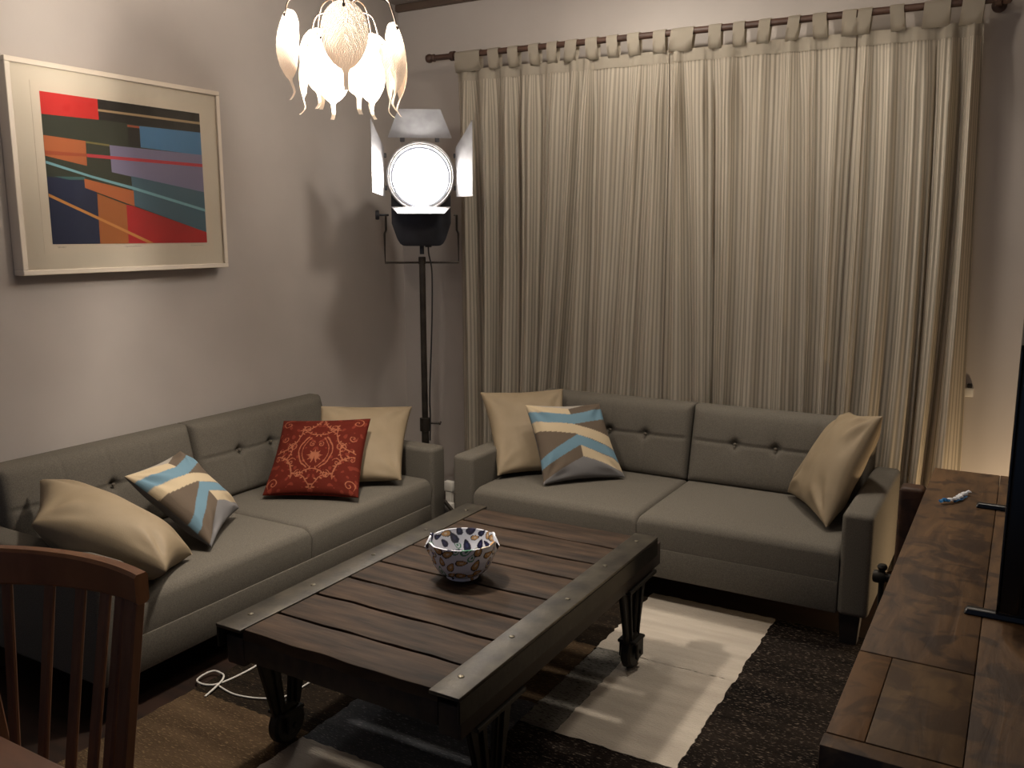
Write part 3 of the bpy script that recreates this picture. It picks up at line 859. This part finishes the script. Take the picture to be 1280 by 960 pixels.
TABS = [(-2.855, -2.687), (-2.64, -2.569), (-2.514, -2.449), (-2.386, -2.323), (-2.275, -2.214), (-2.167, -2.098), (-2.052, -1.984), (-1.935, -1.874), (-1.822, -1.757), (-1.685, -1.619), (-1.594, -1.476), (-1.405, -1.342), (-1.288, -1.231), (-1.167, -1.112), (-1.035, -0.981), (-0.928, -0.865), (-0.8, -0.739), (-0.735, -0.675), (-0.606, -0.548), (-0.472, -0.366), (-0.326, -0.24)]
curtain(-2.850, -1.606, TABS[:10], 'left cream striped curtain panel, hanging beside the lit studio lamp', 3)
curtain(-1.600, -.738, TABS[10:17], 'middle cream striped curtain panel behind the right-hand sofa', 14, yoff=-.006, slant=1.4)
curtain(-.732, -.240, TABS[17:], 'right cream striped curtain panel ending above the old workbench', 21, yoff=-.002, flare=.07)

# ------------------------------------------------------------------ studio lamp
def studio_lamp():
    TH = math.radians(35.9)
    px, py = -2.83, 3.90
    t = thing('studio_floor_lamp', 'big film studio spotlight with open barn doors on a tall dark stand in the corner', 'lamp', (px, py, 0), TH)
    def part(n, bm, m, p=None, **k): return obj(n, bm, M[m] if isinstance(m, str) else m, p or t, local=True, **k)
    zc = 1.895; R = .170
    # housing: rounded body behind and below the lens (local -y is forward)
    def sec(y, w, zt, zb, wb, rb=.04):
        P = []
        n = 14
        for k in range(n + 1):
            a = PI * k / n
            P.append((w * math.cos(a), y, zt - w + w * math.sin(a)))
        P += [(-w, y, zb + .12), (-wb - .005, y, zb + rb)]
        for k in range(1, 5):
            a = PI + PI / 2 * k / 4
            P.append((-wb + rb + rb * math.cos(a), y, zb + rb + rb * math.sin(a)))
        for k in range(4):
            a = -PI / 2 + PI / 2 * k / 4
            P.append((wb - rb + rb * math.cos(a), y, zb + rb + rb * math.sin(a)))
        P += [(wb + .005, y, zb + rb), (w, y, zb + .12)]
        return P
    bm = B(); S = [sec(-.005, .150, zc + .160, 1.545, .118), sec(0, .158, zc + .168, 1.535, .126), sec(.16, .158, zc + .168, 1.535, .126), sec(.175, .145, zc + .150, 1.55, .112)]
    RR = [[bm.verts.new(p) for p in s] for s in S]; n = len(RR[0])
    for a, b in zip(RR, RR[1:]):
        for k in range(n): bm.faces.new((a[k], a[(k + 1) % n], b[(k + 1) % n], b[k]))
    bm.faces.new(RR[0]); bm.faces.new(RR[-1][::-1])
    hs = part('housing', bm, 'lampblack', smooth=50)
    bm = B(); lathe(bm, [(R - .006, 0.0), (R, -.004), (R, -.085), (R - .004, -.09), (R - .012, -.09), (R - .012, -.02)], (0, -.002, zc), 48, 'y', cap=False)
    part('lens_tube', bm, 'leafmetal', smooth=50)
    bm = B(); c = [((R + .003) * math.cos(2 * PI * k / 48), -.092, zc + (R + .003) * math.sin(2 * PI * k / 48)) for k in range(48)]; tube(bm, c, .007, 8, closed=True)
    part('front_ring', bm, 'lampgrey', smooth=60)
    # fresnel lens: stepped disc
    prof = [(.0005, -.034)]; r = .0005
    for k in range(1, 9):
        prof += [(k * .0180 - .001, -.026 - .004 * (k % 2)), (k * .0180, -.032)]
    prof = [(min(r, .146), y) for r, y in prof]
    bm = B(); lathe(bm, prof + [(.146, -.012)], (0, 0, zc), 48, 'y')
    part('fresnel_lens', bm, 'lens', smooth=60)
    # barn doors
    def leaf(pts, th=.003):
        bm = B(); P = [Vector(p) for p in pts]; nrm = (P[1] - P[0]).cross(P[2] - P[0]).normalized() * th
        tt = bmesh.new(); lo = [tt.verts.new(p) for p in P]; hi = [tt.verts.new(p + nrm) for p in P]; n = len(P)
        tt.faces.new(lo[::-1]); tt.faces.new(hi)
        for i in range(n): tt.faces.new((lo[i], lo[(i + 1) % n], hi[(i + 1) % n], hi[i]))
        merge(bm, tt); return bm
    yf = -.095
    d = part('barn_door', leaf([(-.165, yf, zc + .195), (.165, yf, zc + .195), (.105, yf - .10, zc + .325), (-.105, yf - .10, zc + .325)]), 'leafmetal')
    e = part('barn_door', leaf([(-.155, yf, zc - .155), (.155, yf, zc - .155), (.118, yf - .13, zc - .192), (-.118, yf - .13, zc - .192)]), 'leafmetal')
    l = part('barn_door', leaf([(-.185, yf, zc + .145), (-.185, yf, zc - .105), (-.243, yf - .11, zc - .085), (-.243, yf - .11, zc + .275)]), 'leafmetal')
    r = part('barn_door', leaf([(.185, yf, zc + .145), (.185, yf, zc - .105), (.268, yf - .09, zc - .105), (.268, yf - .09, zc + .275)]), 'leafmetal')
    for dd, pts in ((d, [(-.09, zc + .185), (.09, zc + .185)]), (l, [(-.185, zc + .105), (-.185, zc - .06)]), (r, [(.185, zc + .105), (.185, zc - .06)])):
        for x, z in pts: part('hinge', box(B(), x - .012, x + .012, yf - .002, yf + .012, z - .012, z + .012, .003, 1), 'lampblack', dd)
    # yoke
    bm = B(); tube(bm, [(-.175, .07, 1.70), (-.192, .07, 1.70), (-.192, .07, 1.62), (-.20, .07, 1.60), (-.20, .07, 1.445), (.20, .07, 1.445), (.20, .07, 1.60), (.192, .07, 1.62), (.192, .07, 1.70), (.175, .07, 1.70)], .0065, 8)
    part('yoke', bm, 'stand')
    k = B(); lathe(k, [(.006, -.175), (.006, -.225), (.024, -.226), (.026, -.236), (.024, -.246), (.0005, -.247)], (0, .07, 1.70), 16, 'x')
    part('tilt_knob', k, 'lampblack')
    k = B(); lathe(k, [(.012, 1.49), (.012, 1.545)], (0, .05, 0), 12); part('spigot', k, 'lampblack')
    # stand (pole leans a touch like the photo's)
    bm = B(); lathe(bm, [(.017, .56), (.017, 1.435), (.020, 1.437), (.020, 1.475), (.012, 1.477)], (0, .07, 0), 18)
    part('upper_pole', bm, 'stand')
    bm = B(); lathe(bm, [(.021, .12), (.021, .55)], (0, .07, 0), 18); lp = part('lower_pole', bm, 'stand')
    bm = B(); lathe(bm, [(.022, .50), (.030, .502), (.030, .575), (.022, .577)], (0, .07, 0), 18); cl = part('collar', bm, 'stand')
    bm = B(); tube(bm, [(.02, .07, .545), (.085, .06, .545)], .006, 8); tube(bm, [(.082, .04, .545), (.088, .09, .545)], .006, 8); part('clamp_handle', bm, 'stand', cl)
    for k in range(3):
        a = math.radians(90 + 120 * k); bm = B()
        tube(bm, [(.02 * math.cos(a), .07 + .02 * math.sin(a), .20), (.17 * math.cos(a), .07 + .17 * math.sin(a), .05), (.20 * math.cos(a), .07 + .20 * math.sin(a), .012)], .011, 10)
        part('leg', bm, 'stand')
    bm = B()
    tube(bm, smooth_path([(.035, .05, 1.54), (.037, .05, 1.49), (.052, .045, 1.40), (.050, .04, 1.2), (.040, .04, .95), (.028, .045, .7), (.030, .05, .59), (.026, .045, .45)]), .0042, 8)
    part('cable', bm, 'cable_black')
    bm = B(); lathe(bm, [(.018, 1.528), (.018, 1.545)], (.035, .05, 0), 12); part('cable_gland', bm, 'lampblack')
studio_lamp()

# ------------------------------------------------------------------ chandelier
CX, CY = -2.03, 2.385
def leaf_bm():
    bm = B(); uvl = bm.loops.layers.uv.new('UVMap'); nu, nv = 16, 34; Ls = .285
    rows = []
    for j in range(nv + 1):
        s = j / nv
        # egg-shaped body, then a narrow tail
        body = .078 * math.sqrt(max(0, 1 - ((s - .34) / .34) ** 2)) if s < .34 else .078 * max(0, 1 - ((s - .34) / .44) ** 2) ** .62 if s < .78 else 0
        tail = .011 * (1 - .5 * (s - .7) / .3) if s > .5 else 0
        w = max(body, tail, .008)
        bend = .030 * math.sin(PI * min(1, s * 1.1)) * 1.0 + (.022 * ((s - .86) / .14) ** 2 if s > .86 else 0)
        row = []
        for i in range(nu + 1):
            u = i / nu * 2 - 1
            cup = -.020 * (u * u) * (w / .078)
            row.append((u * w, -(bend + cup) + .0012 * math.sin(abs(u) * 22 - s * 40) * (w / .078), -s * Ls, u, s))
        rows.append(row)
    V = [[bm.verts.new(p[:3]) for p in r] for r in rows]
    for j in range(nv):
        for i in range(nu):
            f = bm.faces.new((V[j][i], V[j + 1][i], V[j + 1][i + 1], V[j][i + 1]))
            for lp, (ii, jj) in zip(f.loops, ((i, j), (i, j + 1), (i + 1, j + 1), (i + 1, j))):
                u, s = rows[jj][ii][3:]
                lp[uvl].uv = (s * 1.6 - abs(u) * .7, u)
    bmesh.ops.solidify(bm, geom=bm.faces[:], thickness=.004)
    return bm

def chandelier():
    t = thing('chandelier', 'small chandelier of frosted white glass leaves on curved bronze arms', 'lamp', (CX, CY, 2.342))
    bm = B(); lathe(bm, [(.0005, .12 - .20), (.012, -.075), (.022, -.055), (.018, -.03), (.010, -.01), (.010, .03), (.024, .045), (.028, .06), (.014, .075), (.008, .09), (.008, .50), (.05, .52), (.055, .555)], (0, 0, 0), 20)
    obj('stem', bm, M['brass'], t, local=True)
    view = math.atan2(0 - CY, 0 - CX)          # direction towards the seating side / camera
    lm = None
    # (angle to the right of the viewing direction, radius, hook height, length scale, yaw twist)
    spec = [(0, .19, -.035, .95, 0), (62, .185, -.075, .98, 0), (98, .185, -.095, .92, -25), (-86, .185, -.030, 1.0, 28), (150, .18, -.06, .95, 0), (-150, .18, -.05, .95, 0),
            (-38, .115, -.115, .86, 0), (18, .10, -.115, .92, 0), (80, .115, -.115, .9, 0), (140, .11, -.115, .86, 0), (-160, .11, -.115, .86, 0), (-98, .115, -.115, .86, 0)]
    me = None
    for n, (d, r, h, sc, tw) in enumerate(spec):
        a = view + math.radians(d)
        dirv = Vector((math.cos(a), math.sin(a), 0))
        ab = B()
        inner = n >= 6
        z1 = h
        P = [Vector((0, 0, -.015 if not inner else -.05)), dirv * r * .35 + Vector((0, 0, (.035 if not inner else -.02))), dirv * r * .78 + Vector((0, 0, .032 if not inner else -.03)), dirv * (r - .006) + Vector((0, 0, z1 + .035)), dirv * (r + .004) + Vector((0, 0, z1 - .008))]
        tube(ab, smooth_path(P, 6), .0024, 8)
        arm = obj('arm', ab, M['brass'], t, local=True)
        if me is None:
            lb = leaf_bm(); lf = obj('glass_leaf', lb, M['leaf'], t, local=True, smooth=60, recalc=False); me = lf.data
        else:
            lf = bpy.data.objects.new('glass_leaf', me); COL.objects.link(lf); lf.parent = t
        lf.location = dirv * r + Vector((0, 0, z1 + .012))
        lf.rotation_euler = (math.radians(4), 0, a + PI / 2 + math.radians(tw))
        lf.scale = (sc, sc, sc)
        if inner: lf.rotation_euler = (math.radians(-6), 0, a + PI / 2)
        kb = B(); lathe(kb, [(.0005, -.008), (.005, -.006), (.005, .002), (.0005, .004)], tuple(dirv * (r + .006) + Vector((0, 0, z1 - .004))), 10)
        obj('hook_pin', kb, M['brass'], arm, local=True)
    for k in range(3):
        a = view + math.radians(60 + 120 * k); bm = B(); c = Vector((.042 * math.cos(a), .042 * math.sin(a), 0))
        lathe(bm, [(.0005, -.150), (.010, -.145), (.016, -.125), (.013, -.100), (.007, -.085)], tuple(c), 16)
        bu = obj('bulb', bm, M['bulb'], t, local=True)
        bm = B(); lathe(bm, [(.009, -.088), (.010, -.060), (.006, -.050)], tuple(c), 14); tube(bm, [tuple(c + Vector((0, 0, -.052))), tuple(c * .2 + Vector((0, 0, -.02)))], .004, 8)
        obj('socket', bm, M['brass'], t, local=True)
chandelier()

# ------------------------------------------------------------------ workbench
def workbench():
    t = thing('workbench', 'long scarred wooden workbench along the right side carrying the television', 'workbench', (.3, 2.3, 0))
    z0, z1 = .715, .80; g = .0012
    def top(x0, x1, y0, y1, m, bev=.0018, zt=z1): obj('top_board', box(B(), x0 + g / 2, x1 - g / 2, y0 + g / 2, y1 - g / 2, z0, zt, bev, 2), M[m], t)
    top(-.222, -.022, 1.725, 3.285, 'bench', .003)
    top(-.022, .45, 1.355, 3.285, 'bench', .002)
    top(-.222, -.162, 1.395, 1.722, 'benchtan')
    top(-.162, -.022, 1.395, 1.722, 'bench2')
    obj('end_cap', box(B(), -.224, -.026, 1.352, 1.393, z0 - .02, z1, .003, 2), M['bench'], t)
    obj('apron', box(B(), -.205, .43, 1.40, 3.24, .60, .714, .004, 1), M['benchdark'], t)
    for x in (-.195, .33):
        for y in (1.50, 3.10):
            obj('leg', box(B(), x, x + .09, y, y + .09, 0, .60, .006, 2), M['benchdark'], t)
    obj('stretcher', box(B(), -.17, -.12, 1.58, 3.12, .14, .24, .005, 1), M['benchdark'], t)
    # leg vise
    ch = obj('vise_jaw', box(B(), -.302, -.226, 3.02, 3.095, .10, .786, .014, 3), M['benchdark'], t)
    bm = B(); lathe(bm, [(.014, -.352), (.014, -.21)], (0, 2.93, .505), 16, 'x'); lathe(bm, [(.019, -.350), (.021, -.343), (.021, -.325), (.019, -.315)], (0, 2.93, .505), 16, 'x')
    sc = obj('vise_screw', bm, M['iron'], t)
    bm = B(); tube(bm, [(-.325, 2.93, .28), (-.325, 2.93, .535)], .009, 10); lathe(bm, [(.009, .528), (.014, .532), (.016, .540), (.012, .547), (.0005, .549)], (-.325, 2.93, 0), 12)
    obj('vise_handle', bm, M['iron'], sc)
workbench()

# ------------------------------------------------------------------ television
def tv():
    t = thing('television', 'black flat television seen edge-on at the right, standing on the workbench', 'television', (.04, 2.46, .80))
    y0, y1, z0, z1 = 1.95, 2.98, .838, 1.386
    hexb = B(); box(hexb, .006, .045, y0, y1, z0, z1, .006, 3)
    obj('casing', hexb, M['tv'], t)
    obj('screen', box(B(), .003, .0055, y0 + .012, y1 - .012, z0 + .018, z1 - .012), M['screen'], t)
    obj('bezel', box(box(box(box(B(), .002, .006, y0, y1, z1 - .012, z1, .001, 1), .002, .006, y0, y1, z0, z0 + .018, .001, 1), .002, .006, y0, y0 + .012, z0, z1, .001, 1), .002, .006, y1 - .012, y1, z0, z1, .001, 1), M['tv'], t)
    bm = B(); hexa(bm, [(.045, y0 + .01, z0 + .01), (.10, y0 + .06, z0 + .04), (.10, y1 - .06, z0 + .04), (.045, y1 - .01, z0 + .01), (.045, y0 + .01, z1 - .02), (.075, y0 + .06, z1 - .06), (.075, y1 - .06, z1 - .06), (.045, y1 - .01, z1 - .02)], .004, 2)
    obj('rear_cover', bm, M['tv'], t)
    for y, xf in ((2.02, -.058), (2.86, -.075)):
        bm = B()
        hexa(bm, [(xf, y - .013, .801), (.16, y - .013, .801), (.16, y + .013, .801), (xf, y + .013, .801), (xf + .006, y - .010, .814), (.15, y - .010, .814), (.15, y + .010, .814), (xf + .006, y + .010, .814)], .002, 1)
        hexa(bm, [(.0, y - .011, .812), (.07, y - .011, .812), (.07, y + .011, .812), (.0, y + .011, .812), (.012, y - .009, .845), (.05, y - .009, .845), (.05, y + .009, .845), (.012, y + .009, .845)], .002, 1)
        obj('foot', bm, M['tv'], t)
tv()

# crumpled sachet
def sachet():
    t = thing('sachet', 'small crumpled white and blue sachet lying on the workbench top', 'packet', (-.13, 2.93, .80))
    P = smooth_path([(-.155, 2.85, .808), (-.142, 2.86, .811), (-.130, 2.89, .807), (-.120, 2.915, .811), (-.113, 2.955, .808), (-.098, 2.975, .812)], 5)
    def ribbon(P, w, zt):
        bm = B(); R_ = []
        for i, p in enumerate(P):
            d = (P[min(i + 1, len(P) - 1)] - P[max(i - 1, 0)]).normalized(); s = d.cross(Vector((0, 0, 1))).normalized()
            ww = w * (1 + .35 * math.sin(i * 1.9)); tw = .6 * math.sin(i * .9)
            s = s * math.cos(tw) + Vector((0, 0, 1)) * math.sin(tw) * .35
            c = p + Vector((0, 0, .001))
            R_.append([bm.verts.new(c + s * ww * a + Vector((0, 0, zt * b))) for a, b in ((-1, 0), (-.5, .8), (.2, .5), (.6, 1), (1, 0), (.3, -.9), (-.5, -.9))])
        for a, b in zip(R_, R_[1:]):
            for k in range(7): bm.faces.new((a[k], a[(k + 1) % 7], b[(k + 1) % 7], b[k]))
        bm.faces.new(R_[0][::-1]); bm.faces.new(R_[-1]); return bm
    obj('white_wrapper', ribbon(P, .009, .004), M['foil'], t)
    obj('blue_end', ribbon(smooth_path([(-.168, 2.835, .808), (-.158, 2.843, .811), (-.147, 2.850, .809)], 4), .010, .005), M['foilblue'], t)
    obj('blue_edge', ribbon(smooth_path([(-.132, 2.868, .804), (-.117, 2.90, .804), (-.106, 2.94, .804)], 4), .005, .003), M['foilblue'], t)
sachet()

# things on the walls / behind
t = thing('wall_hook', 'small white blind-cord holder on the wall right of the curtain', 'hook', (-.185, YB, .90))
obj('plate', box(B(), -.20, -.165, YB - .018, YB, .872, .912, .003, 2), M['white_plastic'], t)
obj('cleat', box(B(), -.192, -.172, YB - .024, YB - .001, .913, .932, .003, 1), M['dark_plastic'], t)
t = thing('power_adapter', 'white plug-in adapters in the gap between the two sofas', 'adapter', (-2.70, 4.02, 0))
bm = B(); box(bm, -2.86, -2.66, 4.03, 4.07, .012, .03, .004, 1); box(bm, -2.80, -2.74, 4.01, 4.05, .028, .075, .006, 2); box(bm, -2.845, -2.79, 4.05, 4.09, .028, .055, .006, 2)
box(bm, -2.86, -2.80, 4.11, 4.15, .11, .17, .008, 2)
box(bm, -2.85, -2.81, 4.115, 4.145, .03, .11, .002, 1)
obj('plug', bm, M['white_plastic'], t); box_ = B(); box(box_, -2.90, -2.62, 4.0, 4.16, 0, .012, .003, 1)
obj('power_strip', box_, M['dark_plastic'], t)

# ------------------------------------------------------------------ dining chair + table
def chair():
    t = thing('dining_chair', 'reddish wooden slat-back chair at lower left, tucked behind the table edge', 'chair', (-1.67, .80, 0))
    yb = lambda x: 1.040 - .85 * (x + 1.54) ** 2
    def crest():
        bm = B(); n = 28; R_ = []
        for i in range(n + 1):
            x = -1.925 + .500 * i / n; y = yb(x); k = abs((x + 1.67) / .255)
            zt = .957; zb = .880 + .016 * (x + 1.75) / .33
            th = .015
            R_.append([(x, y - th, zb + .006), (x, y - th, zt - .006), (x, y - th + .006, zt), (x, y + th - .004, zt), (x, y + th, zt - .006), (x, y + th, zb + .006), (x, y + th - .006, zb), (x, y - th + .006, zb)])
        V = [[bm.verts.new(p) for p in r] for r in R_]
        for a, b in zip(V, V[1:]):
            for k in range(8): bm.faces.new((a[k], a[(k + 1) % 8], b[(k + 1) % 8], b[k]))
        bm.faces.new(V[0][::-1]); bm.faces.new(V[-1]); return bm
    obj('crest_rail', crest(), M['chair'], t, smooth=40)
    for xt, xb in ((-1.455, -1.475), (-1.885, -1.865)):
        bm = B(); bar(bm, (xt, yb(xt), .90), (xb, .975, .44), .034, .026, up=(0, 1, 0), bev=.004)
        bar(bm, (xb, .975, .46), (xb + (.01 if xb > -1.6 else -.01), 1.01, 0), .036, .028, up=(0, 1, 0), bev=.004)
        obj('back_post', bm, M['chairv'], t)
    for xt, xb in ((-1.502, -1.508), (-1.550, -1.557), (-1.622, -1.625), (-1.702, -1.718), (-1.800, -1.810)):
        bm = B(); bar(bm, (xt, yb(xt), .905), (xb, .965, .445), .028, .013, up=(0, 1, 0), bev=.004)
        obj('slat', bm, M['chairv'], t)
    obj('seat', box(B(), -1.90, -1.44, .55, .985, .425, .455, .012, 3), M['chair'], t)
    for x in (-1.88, -1.50):
        obj('front_leg', box(B(), x, x + .038, .57, .608, 0, .428, .004, 1), M['chairv'], t)
    obj('seat_apron', box(B(), -1.87, -1.47, .60, .95, .375, .426, .004, 1), M['chairv'], t)
    bm = B()
    for x in (-1.86, -1.485): bar(bm, (x, .60, .20), (x, .99, .20), .022, .03)
    obj('stretcher', bm, M['chairv'], t)
chair()
def dining_table():
    t = thing('dining_table', 'reddish wooden table whose corner edge shows at the bottom left', 'table', (-1.7, .3, 0))
    obj('tabletop', box(B(), -2.5, -1.0, -.25, .752, .73, .76, .006, 2), M['tabletop'], t)
    obj('apron', box(box(box(box(B(), -2.42, -1.08, .64, .665, .64, .729), -2.42, -1.08, -.17, -.145, .64, .729), -2.42, -2.395, -.17, .665, .64, .729), -1.105, -1.08, -.17, .665, .64, .729), M['chairv'], t)
    for x in (-2.44, -1.13):
        for y in (-.19, .61):
            obj('leg', box(B(), x, x + .06, y, y + .06, 0, .729, .006, 1), M['chairv'], t)
dining_table()

# ------------------------------------------------------------------ ceiling fixtures (real lamps of the room)
def downlight(x, y, power, label, size=.26, col=(1, .90, .78), spot=None):
    t = thing('ceiling_downlight', label, 'lamp', (x, y, ZC), group='recessed ceiling downlights')
    bm = B(); lathe(bm, [(.134, -.012), (.15, -.014), (.154, -.001)], (0, 0, 0), 24, cap=False); obj('trim_ring', bm, M['white_plastic'], t, local=True)
    bm = B(); lathe(bm, [(.0005, -.009), (.134, -.009)], (0, 0, 0), 24, cap=False); obj('diffuser', bm, M['can'], t, local=True)
    l = bpy.data.lights.new('downlight_lamp', 'AREA'); l.shape = 'DISK'; l.size = size; l.energy = power; l.color = col
    o = bpy.data.objects.new('downlight_lamp', l); COL.objects.link(o); o.location = (x, y, ZC - .02)
    if spot: l.spread = math.radians(spot)
downlight(-1.75, 3.62, 13, 'recessed ceiling downlight near the back wall, left of centre')
downlight(-.75, 3.72, 8, 'recessed ceiling downlight near the back wall, right of centre', spot=105)
downlight(-2.6, 1.9, 1.5, 'recessed ceiling downlight near the left wall')
downlight(-.3, 2.2, 2.5, 'recessed ceiling downlight above the workbench')

def point(name, loc, power, col, r=.03, typ='POINT'):
    l = bpy.data.lights.new(name, typ); l.energy = power; l.color = col; l.shadow_soft_size = r
    o = bpy.data.objects.new(name, l); COL.objects.link(o); o.location = loc; return o
# light of the chandelier bulbs
for k in range(3):
    a = math.atan2(-CY, -CX) + math.radians(60 + 120 * k)
    point('bulb_light', (CX + .042 * math.cos(a), CY + .042 * math.sin(a), 2.342 - .105), 55, (1, .89, .76), .05)
# studio lamp beam
l = bpy.data.lights.new('studio_lamp_beam', 'SPOT'); l.energy = 6; l.color = (1, .92, .82); l.spot_size = math.radians(100); l.spot_blend = .8; l.shadow_soft_size = .12
o = bpy.data.objects.new('studio_lamp_beam', l); COL.objects.link(o)
TH = math.radians(35.9); f = Vector((math.sin(TH), -math.cos(TH), 0))
o.location = Vector((-2.83, 3.90, 1.895)) + f * .075
o.rotation_euler = f.to_track_quat('-Z', 'Y').to_euler()
# low lamp standing on the floor behind the workbench
t = thing('floor_uplight', 'small floor lamp glowing behind the far end of the workbench', 'lamp', (.12, 3.98, 0))
bm = B(); lathe(bm, [(.05, 0), (.055, .01), (.055, .10), (.050, .105), (.047, .10), (.047, .02)], (0, 0, 0), 24, cap=False); lathe(bm, [(.0005, .001), (.05, .001)], (0, 0, 0), 24, cap=False)
obj('canister', bm, M['lampblack'], t, local=True)
bm = B(); lathe(bm, [(.0005, .04), (.02, .05), (.028, .075), (.02, .095), (.0005, .10)], (0, 0, 0), 16); obj('bulb', bm, M['bulb'], t, local=True)
point('uplight_lamp', (.12, 3.98, .16), 14, (1, .72, .42), .04)

# weak cool ambient added as fill, let in by the room's open front
w = bpy.data.worlds.new('World'); bpy.context.scene.world = w; w.use_nodes = True
w.node_tree.nodes['Background'].inputs[0].default_value = (.40, .55, .85, 1)
w.node_tree.nodes['Background'].inputs[1].default_value = .2

# ------------------------------------------------------------------ camera
cd = bpy.data.cameras.new('Camera'); cam = bpy.data.objects.new('Camera', cd); COL.objects.link(cam)
cd.sensor_width = 36; cd.lens = 1100 / 1280 * 36; cd.clip_start = .05
y, p, r = map(math.radians, (30.2, 9.7, -.1))
fwd = Vector((-math.sin(y) * math.cos(p), math.cos(y) * math.cos(p), -math.sin(p)))
r0 = Vector((math.cos(y), math.sin(y), 0)); u0 = r0.cross(fwd)
rt = r0 * math.cos(r) + u0 * math.sin(r); up = rt.cross(fwd)
cam.matrix_world = Matrix(((rt.x, up.x, -fwd.x, 0), (rt.y, up.y, -fwd.y, 0), (rt.z, up.z, -fwd.z, 1.6), (0, 0, 0, 1)))
sc = bpy.context.scene; sc.camera = cam
sc.view_settings.view_transform = 'Standard'; sc.view_settings.look = 'None'; sc.view_settings.gamma = 1
sc.view_settings.use_curve_mapping = False; sc.view_settings.exposure = 0
sc.cycles.max_bounces = 8; sc.cycles.diffuse_bounces = 5; sc.cycles.sample_clamp_indirect = 4
sc.cycles.use_denoising = True
